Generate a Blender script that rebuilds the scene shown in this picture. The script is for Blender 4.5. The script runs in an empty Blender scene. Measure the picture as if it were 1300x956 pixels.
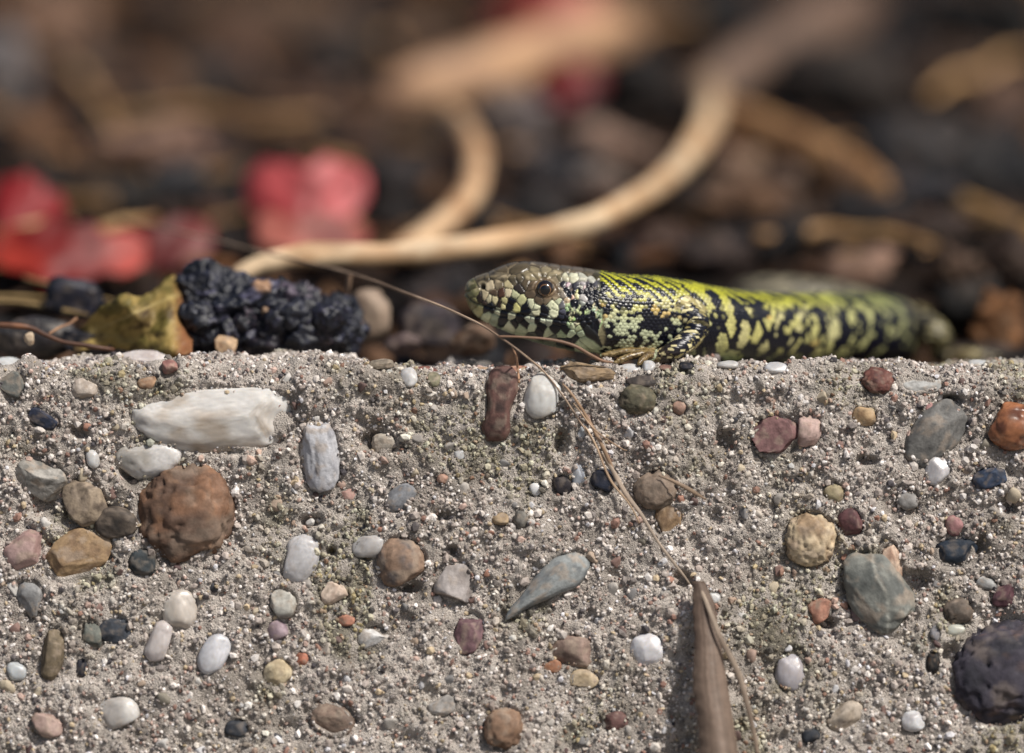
import bpy, bmesh, math, random
import numpy as np
from mathutils import Vector

# ------------------------------------------------------------------ units: 1 Blender unit = 1 cm
sc = bpy.context.scene
sc.unit_settings.system = 'METRIC'
sc.unit_settings.scale_length = 0.01
random.seed(7)
R = np.random.default_rng(11)

# ------------------------------------------------------------------ camera
PITCH = math.radians(7.0)
DIST = 90.0
WID = 10.8                       # field width at the focal distance, cm
TGT = np.array([0.0, 0.0, -0.1])
FWD = np.array([0.0, math.cos(PITCH), -math.sin(PITCH)])
UPV = np.array([0.0, math.sin(PITCH), math.cos(PITCH)])
RGT = np.array([1.0, 0.0, 0.0])
CAM = TGT - FWD * DIST
cd = bpy.data.cameras.new('camera')
cam = bpy.data.objects.new('camera', cd)
sc.collection.objects.link(cam)
cam.location = CAM
cam.rotation_euler = (math.pi / 2 - PITCH, 0, 0)
cd.sensor_width = 36.0
cd.lens = 36.0 * DIST / WID
cd.clip_start = 1.0
cd.clip_end = 8000.0
cd.dof.use_dof = True
cd.dof.focus_distance = DIST + 0.25
cd.dof.aperture_fstop = cd.lens * 1e-3 / (2 * 2.1)   # aperture radius 2.1 cm
sc.camera = cam

# ------------------------------------------------------------------ light
SUN = np.array([0.50, -0.40, 0.80]); SUN /= np.linalg.norm(SUN)
w = bpy.data.worlds.new('World'); sc.world = w; w.use_nodes = True
nt = w.node_tree
sky = nt.nodes.new('ShaderNodeTexSky'); sky.sky_type = 'NISHITA'; sky.sun_disc = False
sky.sun_elevation = math.asin(SUN[2]); sky.sun_rotation = math.atan2(SUN[0], SUN[1])
sky.air_density = 1.0; sky.dust_density = 3.0; sky.ozone_density = 1.0
bg = nt.nodes['Background']; bg.inputs[1].default_value = 0.055
nt.links.new(sky.outputs[0], bg.inputs[0])
ld = bpy.data.lights.new('sun', 'SUN'); ld.energy = 3.9; ld.angle = math.radians(5); ld.color = (1.0, 0.95, 0.88)
lo = bpy.data.objects.new('sun', ld); sc.collection.objects.link(lo)
lo.rotation_euler = Vector(SUN).to_track_quat('Z', 'Y').to_euler()
lo.location = (10, -10, 30)
sc.view_settings.view_transform = 'Standard'
sc.view_settings.look = 'None'
sc.view_settings.exposure = 0.22
sc.view_settings.gamma = 1.0
sc.cycles.use_denoising = True
sc.cycles.max_bounces = 6

# ------------------------------------------------------------------ helpers
K = WID / 1300.0

def at(px, py, Y):
    """point on the plane y = Y seen at that place of the photograph"""
    d = FWD * DIST + RGT * (px - 650) * K + UPV * (478 - py) * K
    t = (Y - CAM[1]) / d[1]
    return CAM + d * t

def proj(P):
    q = np.asarray(P) - CAM
    dep = q @ FWD
    return 650 + (q @ RGT) / dep * DIST / K, 478 - (q @ UPV) / dep * DIST / K

def lin(c):
    c = np.asarray(c, float) / 255.0
    return np.where(c <= 0.04045, c / 12.92, ((c + 0.055) / 1.055) ** 2.4)

def sstep(a, b, x):
    t = np.clip((x - a) / (b - a), 0, 1)
    return t * t * (3 - 2 * t)

def _h(ix, iy, iz, seed):
    n = (ix.astype(np.int64) * 374761393 + iy.astype(np.int64) * 668265263 + iz.astype(np.int64) * 1440662683 + seed * 974634777) & 0xFFFFFFFF
    n = ((n ^ (n >> 13)) * 1274126177) & 0xFFFFFFFF
    n = ((n ^ (n >> 16)) * 2246822519) & 0xFFFFFFFF
    return ((n ^ (n >> 15)) & 0xFFFFFF) / float(0xFFFFFF)

def vn(p, seed=0):
    p = np.asarray(p, float)
    i = np.floor(p).astype(np.int64); f = p - i
    f = f * f * f * (f * (f * 6 - 15) + 10)
    r = 0
    for dx in (0, 1):
        wx = f[:, 0] if dx else 1 - f[:, 0]
        for dy in (0, 1):
            wy = f[:, 1] if dy else 1 - f[:, 1]
            for dz in (0, 1):
                wz = f[:, 2] if dz else 1 - f[:, 2]
                r = r + wx * wy * wz * _h(i[:, 0] + dx, i[:, 1] + dy, i[:, 2] + dz, seed)
    return r * 2 - 1

def fbm(p, octv=4, seed=0, gain=0.5):
    a, s, r = 1.0, 0.0, 0
    p = np.asarray(p, float)
    for o in range(octv):
        r = r + a * vn(p, seed + o * 17); s += a; a *= gain; p = p * 2.03 + 3.7
    return r / s

def cell(p, seed=0):
    """F1, F2 and a random number of the nearest cell"""
    p = np.asarray(p, float); i = np.floor(p).astype(np.int64)
    f1 = np.full(len(p), 9.0); f2 = f1.copy(); idn = np.zeros(len(p))
    for dx in (-1, 0, 1):
        for dy in (-1, 0, 1):
            for dz in (-1, 0, 1):
                c = i + (dx, dy, dz)
                q = np.stack([c[:, 0] + _h(c[:, 0], c[:, 1], c[:, 2], seed + 1), c[:, 1] + _h(c[:, 0], c[:, 1], c[:, 2], seed + 2),
                              c[:, 2] + _h(c[:, 0], c[:, 1], c[:, 2], seed + 3)], 1)
                d = np.linalg.norm(q - p, axis=1)
                m = d < f1
                f2 = np.where(m, f1, np.minimum(f2, d))
                idn = np.where(m, _h(c[:, 0], c[:, 1], c[:, 2], seed + 4), idn)
                f1 = np.where(m, d, f1)
    return f1, f2, idn

_ico = {}
def ico(n):
    if n not in _ico:
        bm = bmesh.new(); bmesh.ops.create_icosphere(bm, subdivisions=n, radius=1.0)
        bm.verts.ensure_lookup_table()
        V = np.array([v.co[:] for v in bm.verts]); F = np.array([[v.index for v in f.verts] for f in bm.faces])
        bm.free(); _ico[n] = (V, F)
    return _ico[n][0].copy(), _ico[n][1].copy()

def make_mesh(name, V, F, col=None, smooth=True):
    me = bpy.data.meshes.new(name)
    V = np.asarray(V, np.float32); F = np.asarray(F, np.int32); m, k = F.shape
    me.vertices.add(len(V)); me.vertices.foreach_set('co', V.ravel())
    me.loops.add(m * k); me.loops.foreach_set('vertex_index', F.ravel())
    me.polygons.add(m); me.polygons.foreach_set('loop_start', np.arange(m, dtype=np.int32) * k)
    me.polygons.foreach_set('use_smooth', np.full(m, smooth, bool))
    me.update(calc_edges=True)
    if col is not None:
        a = me.attributes.new('Col', 'FLOAT_COLOR', 'POINT')
        c = np.ones((len(V), 4), np.float32); c[:, :3] = col
        a.data.foreach_set('color', c.ravel())
    return me

def obj(name, me, mat, parent=None, loc=None):
    o = bpy.data.objects.new(name, me); sc.collection.objects.link(o)
    if mat is not None and me is not None and not me.materials: me.materials.append(mat)
    if parent is not None: o.parent = parent
    if loc is not None: o.location = loc
    return o

def tag(o, label, cat, group=None):
    o['label'] = label; o['category'] = cat
    if group: o['group'] = group
    return o

def centred(name, V, F, col, mat, parent=None, smooth=True):
    """object whose origin is at the middle of its base"""
    V = np.asarray(V, float)
    c = np.array([(V[:, 0].min() + V[:, 0].max()) / 2, (V[:, 1].min() + V[:, 1].max()) / 2, V[:, 2].min()])
    return obj(name, make_mesh(name, V - c, F, col, smooth), mat, parent, c)

def grid_faces(nu, nv, wrap=False):
    i = np.arange(nu - 1)[:, None]; j = np.arange(nv if wrap else nv - 1)[None, :]
    j2 = (j + 1) % nv
    return np.stack([i * nv + j, i * nv + j2, (i + 1) * nv + j2, (i + 1) * nv + j], -1).reshape(-1, 4)

def catmull(P, n):
    P = np.asarray(P, float)
    Q = np.vstack([2 * P[0] - P[1], P, 2 * P[-1] - P[-2]])
    out = []
    for i in range(len(P) - 1):
        a, b, c, d = Q[i], Q[i + 1], Q[i + 2], Q[i + 3]
        for t in np.arange(n) / n:
            out.append(0.5 * (2 * b + (c - a) * t + (2 * a - 5 * b + 4 * c - d) * t * t + (3 * b - a - 3 * c + d) * t ** 3))
    out.append(P[-1])
    return np.array(out)

def tube(P, ra, rb=None, sides=10, side_ref=(0, 1, 0)):
    """tube with an elliptical section: ra across, rb along side_ref"""
    P = np.asarray(P, float); n = len(P)
    ra = np.broadcast_to(ra, n); rb = ra if rb is None else np.broadcast_to(rb, n)
    T = np.gradient(P, axis=0); T /= np.linalg.norm(T, axis=1)[:, None] + 1e-12
    B = np.broadcast_to(np.asarray(side_ref, float), P.shape)
    B = B - (B * T).sum(1)[:, None] * T; B /= np.linalg.norm(B, axis=1)[:, None] + 1e-9
    N = np.cross(T, B)
    th = np.arange(sides) / sides * 2 * math.pi
    V = P[:, None, :] + N[:, None, :] * (ra[:, None] * np.cos(th))[..., None] + B[:, None, :] * (rb[:, None] * np.sin(th))[..., None]
    V = V.reshape(-1, 3); F = grid_faces(n, sides, True)
    V = np.vstack([V, P[0], P[-1]]); a, b = len(V) - 2, len(V) - 1
    j = np.arange(sides); j2 = (j + 1) % sides; o = (n - 1) * sides
    caps = np.vstack([np.stack([np.full(sides, a), j2, j, np.full(sides, a)], 1), np.stack([np.full(sides, b), o + j, o + j2, np.full(sides, b)], 1)])
    tri = np.vstack([F[:, [0, 1, 2]], F[:, [0, 2, 3]], caps[:, :3]])
    return V, tri

def merge(parts):
    Vs, Fs, Cs, o = [], [], [], 0
    for p in parts:
        Vs.append(p[0]); Fs.append(p[1] + o); o += len(p[0])
        if len(p) > 2: Cs.append(np.broadcast_to(p[2], p[0].shape))
    return np.vstack(Vs), np.vstack(Fs), (np.vstack(Cs) if Cs else None)

# ------------------------------------------------------------------ materials (colour from the 'Col' attribute or the object colour, fine grain and relief from noise)
def material(name, source='Col', rough=0.6, spec=0.4, var=0.25, scale=18.0, bump=0.25, bump_scale=40.0, coat=0.0, dist=0.02, rvar=0.15, sss=0.0, thin=0.0):
    m = bpy.data.materials.new(name); m.use_nodes = True
    t = m.node_tree; b = t.nodes['Principled BSDF']
    tc = t.nodes.new('ShaderNodeTexCoord'); L = t.links.new
    if source == 'Col':
        a = t.nodes.new('ShaderNodeAttribute'); a.attribute_name = 'Col'; cout = a.outputs['Color']
    elif source == 'Object':
        a = t.nodes.new('ShaderNodeObjectInfo'); cout = a.outputs['Color']
    else:
        a = t.nodes.new('ShaderNodeRGB'); a.outputs[0].default_value = (*source, 1); cout = a.outputs[0]
    n = t.nodes.new('ShaderNodeTexNoise'); n.inputs['Scale'].default_value = scale; n.inputs['Detail'].default_value = 6; n.inputs['Roughness'].default_value = 0.65
    L(tc.outputs['Object'], n.inputs['Vector'])
    mr = t.nodes.new('ShaderNodeMapRange'); mr.inputs[1].default_value = 0.25; mr.inputs[2].default_value = 0.75
    mr.inputs[3].default_value = 1 - var; mr.inputs[4].default_value = 1 + var
    L(n.outputs['Fac'], mr.inputs[0])
    mul = t.nodes.new('ShaderNodeVectorMath'); mul.operation = 'SCALE'
    L(cout, mul.inputs[0]); L(mr.outputs[0], mul.inputs['Scale']); L(mul.outputs[0], b.inputs['Base Color'])
    n2 = t.nodes.new('ShaderNodeTexNoise'); n2.inputs['Scale'].default_value = bump_scale; n2.inputs['Detail'].default_value = 5
    L(tc.outputs['Object'], n2.inputs['Vector'])
    bp = t.nodes.new('ShaderNodeBump'); bp.inputs['Strength'].default_value = bump; bp.inputs['Distance'].default_value = dist
    L(n2.outputs['Fac'], bp.inputs['Height']); L(bp.outputs[0], b.inputs['Normal'])
    mr2 = t.nodes.new('ShaderNodeMapRange'); mr2.inputs[3].default_value = max(0.02, rough - rvar); mr2.inputs[4].default_value = min(1, rough + rvar)
    L(n2.outputs['Fac'], mr2.inputs[0]); L(mr2.outputs[0], b.inputs['Roughness'])
    b.inputs['Specular IOR Level'].default_value = spec
    b.inputs['Coat Weight'].default_value = coat; b.inputs['Coat Roughness'].default_value = 0.15
    if sss > 0:
        b.inputs['Subsurface Weight'].default_value = sss; b.inputs['Subsurface Radius'].default_value = (0.08, 0.06, 0.04); b.inputs['Subsurface Scale'].default_value = 1.0
    if thin > 0:
        tr = t.nodes.new('ShaderNodeBsdfTranslucent'); mx = t.nodes.new('ShaderNodeMixShader'); mx.inputs[0].default_value = thin
        L(mul.outputs[0], tr.inputs['Color']); L(b.outputs[0], mx.inputs[1]); L(tr.outputs[0], mx.inputs[2])
        L(mx.outputs[0], t.nodes['Material Output'].inputs['Surface'])
    return m

M_CONC = material('concrete', rough=0.85, spec=0.3, var=0.75, scale=80, bump=1.0, bump_scale=60, dist=0.05)
M_SAND = material('sand', rough=0.6, spec=0.4, var=0.15, scale=40, bump=0.2, bump_scale=120, dist=0.004)
M_STONE = material('stone', rough=0.7, spec=0.35, var=0.3, scale=18, bump=0.45, bump_scale=50, dist=0.01)
M_QUARTZ = material('quartz', rough=0.38, spec=0.5, var=0.10, scale=8, bump=0.15, bump_scale=25, dist=0.01, sss=0.25)
M_GLOSSY = material('polished_stone', rough=0.25, spec=0.5, var=0.2, scale=8, bump=0.1, bump_scale=30, dist=0.01)
M_SMALL = material('small_stone', source='Object', rough=0.65, spec=0.4, var=0.3, scale=12, bump=0.3, bump_scale=40, dist=0.008)
M_SKIN = material('lizard_skin', rough=0.34, spec=0.5, var=0.06, scale=60, bump=0.1, bump_scale=200, dist=0.002, rvar=0.08)
M_EYE = material('eye', rough=0.05, spec=0.6, var=0.02, bump=0.0, rvar=0.0, coat=1.0)
M_SOIL = material('soil', rough=0.95, spec=0.2, var=0.5, scale=3, bump=0.8, bump_scale=8, dist=0.1)
M_CLOD = material('clod', rough=0.75, spec=0.35, var=0.35, scale=8, bump=0.5, bump_scale=20, dist=0.03)
M_COAL = material('black_clod', rough=0.48, spec=0.5, var=0.4, scale=10, bump=0.5, bump_scale=24, dist=0.03)
M_STALK = material('dry_stalk', rough=0.55, spec=0.4, var=0.18, scale=6, bump=0.25, bump_scale=20, dist=0.01)
M_LEAF = material('dry_leaf', rough=0.6, spec=0.35, var=0.25, scale=7, bump=0.4, bump_scale=18, dist=0.02, thin=0.2)
M_PETAL = material('petal', rough=0.5, spec=0.4, var=0.2, scale=2.5, bump=0.25, bump_scale=10, dist=0.02, thin=0.25)
M_PAVE = material('paving', source=(0.16, 0.15, 0.14), rough=0.9, spec=0.3, var=0.3, scale=2, bump=0.5, bump_scale=6)

# ------------------------------------------------------------------ soil
SOIL_Y = [1.2, 2.0, 2.6, 4.2, 5.3, 6.5, 9, 14, 25, 45, 90, 300, 3000]
SOIL_Z = [-0.7, -0.6, -0.52, -0.50, -0.16, 0.25, 0.7, 1.3, 2.4, 4.2, 7.5, 16, 40]
def soil_z(x, y):
    x = np.asarray(x, float); y = np.asarray(y, float)
    P = np.stack([x, y, x * 0], -1).reshape(-1, 3)
    amp = np.clip((P[:, 1] - 4.6) / 4, 0.0, 1.0)
    n = (0.22 * fbm(P * 0.45, 4, 5) + 0.06 * fbm(P * 2.1, 3, 9)) * (0.15 + amp)
    n = n * np.clip(P[:, 1] / 12, 1, 12)
    return np.interp(y, SOIL_Y, SOIL_Z) + n.reshape(x.shape)

def soil_hit(px, py):
    Ys = np.linspace(1.8, 40, 400)
    d = FWD * DIST + RGT * (px - 650) * K + UPV * (478 - py) * K
    t = (Ys - CAM[1]) / d[1]
    P = CAM + d * t[:, None]
    below = P[:, 2] < soil_z(P[:, 0], P[:, 1])
    i = np.argmax(below) if below.any() else len(Ys) - 1
    return P[i]

xs = np.unique(np.concatenate([np.linspace(-9, 9, 170), np.sign(np.linspace(-1, 1, 81)) * (9 + 2500 * np.abs(np.linspace(-1, 1, 81)) ** 4)]))
ys = np.unique(np.concatenate([np.linspace(1.2, 26, 190), 26 + 2900 * np.linspace(0, 1, 60) ** 3.5]))
X, Y = np.meshgrid(xs, ys, indexing='ij')
Z = soil_z(X, Y)
V = np.stack([X, Y, Z], -1).reshape(-1, 3)
n1 = fbm(V * 0.6, 4, 31)[:, None]; n2 = fbm(V * 1.7, 3, 37)[:, None]
col = lin((22, 16, 13)) + (lin((52, 35, 22)) - lin((22, 16, 13))) * sstep(-0.1, 0.5, n1)
col = col + (lin((18, 17, 20)) - col) * sstep(0.1, 0.45, n2)
so = obj('ground', make_mesh('ground', V, grid_faces(len(xs), len(ys)), col), M_SOIL); so['kind'] = 'structure'

# loose crumbs of soil and bark litter that nobody could count
parts = []
bv, bf = ico(1)
for i in range(1500):
    yy = 2.3 + 24 * R.random() ** 1.3; xx = R.uniform(-1, 1) * (6.2 + yy * 0.1)
    if yy < 6.2 and xx > 1.5: continue
    r = (0.04 + 0.24 * R.random() ** 3.0) * (1 + yy * 0.03)
    q = bv * (R.uniform(0.6, 1.35, 3) * r) * (1 + 0.45 * (R.random((len(bv), 1)) - 0.5))
    a = R.uniform(0, 6.28); q = q @ np.array([[math.cos(a), -math.sin(a), 0], [math.sin(a), math.cos(a), 0], [0, 0, 1]])
    c = [(24, 21, 23), (19, 19, 25), (56, 39, 28), (92, 64, 40), (44, 33, 29), (116, 84, 60), (74, 48, 34)][R.integers(0, 7)]
    z0 = float(soil_z(np.array([xx]), np.array([yy]))[0])
    parts.append((q + (xx, yy, z0 + r * 0.35), bf, lin(c) * R.uniform(0.5, 0.95)))
V, F, C = merge(parts)
cr = obj('soil_crumbs', make_mesh('soil_crumbs', V, F, C), M_CLOD); cr['kind'] = 'stuff'
tag(cr, 'loose dark soil crumbs and bark litter strewn behind the wall', 'soil')

# loose litter of dry fibres, leaf flakes and bark slivers, too many to count
parts = []
for i in range(900):
    yy = 4.8 + 22 * R.random() ** 1.2; xx = R.uniform(-1, 1) * (6.4 + yy * 0.12)
    if yy < 6.6 and xx > 1.0: continue
    sc_l = 1 + yy * 0.04
    L_ = (0.25 + 1.3 * R.random() ** 2) * sc_l; w_ = (0.03 + 0.16 * R.random() ** 2) * sc_l
    a = R.normal(0, 0.9); m_ = 7
    t_ = np.linspace(-0.5, 0.5, m_); bend = R.uniform(-0.4, 0.4)
    cx = xx + np.cos(a) * t_ * L_ - np.sin(a) * bend * t_ ** 2 * L_; cy = yy + np.sin(a) * t_ * L_ * 0.8 + np.cos(a) * bend * t_ ** 2 * L_
    cz = soil_z(cx, cy) + 0.06 + 0.10 * R.random() + R.uniform(-0.25, 0.35) * t_ * L_
    V, F = tube(np.stack([cx, cy, cz], 1), w_ * np.array([.3, .8, 1, 1, .95, .7, .2]), w_ * R.uniform(0.15, 0.5), 6, (0, 0.3, 0.95))
    c = [(36, 28, 24), (180, 138, 92), (70, 46, 30), (44, 31, 24), (92, 60, 36), (30, 25, 24), (58, 38, 26), (128, 84, 50)][R.integers(0, 8)]
    parts.append((V, F, lin(c) * R.uniform(0.4, 0.85)))
V, F, C = merge(parts)
lt = obj('leaf_litter', make_mesh('leaf_litter', V, F, C), M_CLOD); lt['kind'] = 'stuff'
tag(lt, 'scattered dry fibres, leaf flakes and bark slivers on the dark soil', 'litter')

# paving in front of the wall, below the picture
V = np.array([[-2500, -2500, -9.0], [2500, -2500, -9.0], [2500, 3.0, -9.0], [-2500, 3.0, -9.0]])
pv = obj('pavement', make_mesh('pavement', V, np.array([[0, 1, 2, 3]])), M_PAVE); pv['kind'] = 'structure'

# ------------------------------------------------------------------ concrete wall
prof = [(2.3, -2.5), (2.22, -0.9), (2.1, -0.45), (1.9, -0.27), (1.3, -0.13), (0.8, -0.04), (0.45, 0.0)]
for a in np.linspace(80, 0, 9): prof.append((0.34 - 0.34 * math.cos(math.radians(90 - a)) * 0 - 0.34 * math.cos(math.radians(a)) + 0.06, -0.32 + 0.32 * math.sin(math.radians(a))))
prof += [(0.03, -0.6), (-0.04, -1.2), (-0.22, -2.2), (-0.68, -4.0), (-1.0, -6.0), (-1.2, -9.0)]
prof = np.array(prof)
arc = np.concatenate([[0], np.cumsum(np.linalg.norm(np.diff(prof, axis=0), axis=1))])
TMAX = arc[-1]
def prof_at(t):
    y = np.interp(t, arc, prof[:, 0]); z = np.interp(t, arc, prof[:, 1])
    e = 0.06
    dy = np.interp(t + e, arc, prof[:, 0]) - np.interp(t - e, arc, prof[:, 0])
    dz = np.interp(t + e, arc, prof[:, 1]) - np.interp(t - e, arc, prof[:, 1])
    l = np.sqrt(dy * dy + dz * dz) + 1e-9
    return y, z, dz / l, -dy / l          # outward normal (ny, nz)

_ts = np.linspace(2.0, TMAX, 2500)
_y, _z, _, _ = prof_at(_ts)
_px, _py = proj(np.stack([_ts * 0, _y, _z], 1))
_i0 = int(np.argmin(_py)); _ts, _py = _ts[_i0:], np.maximum.accumulate(_py[_i0:])

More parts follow.
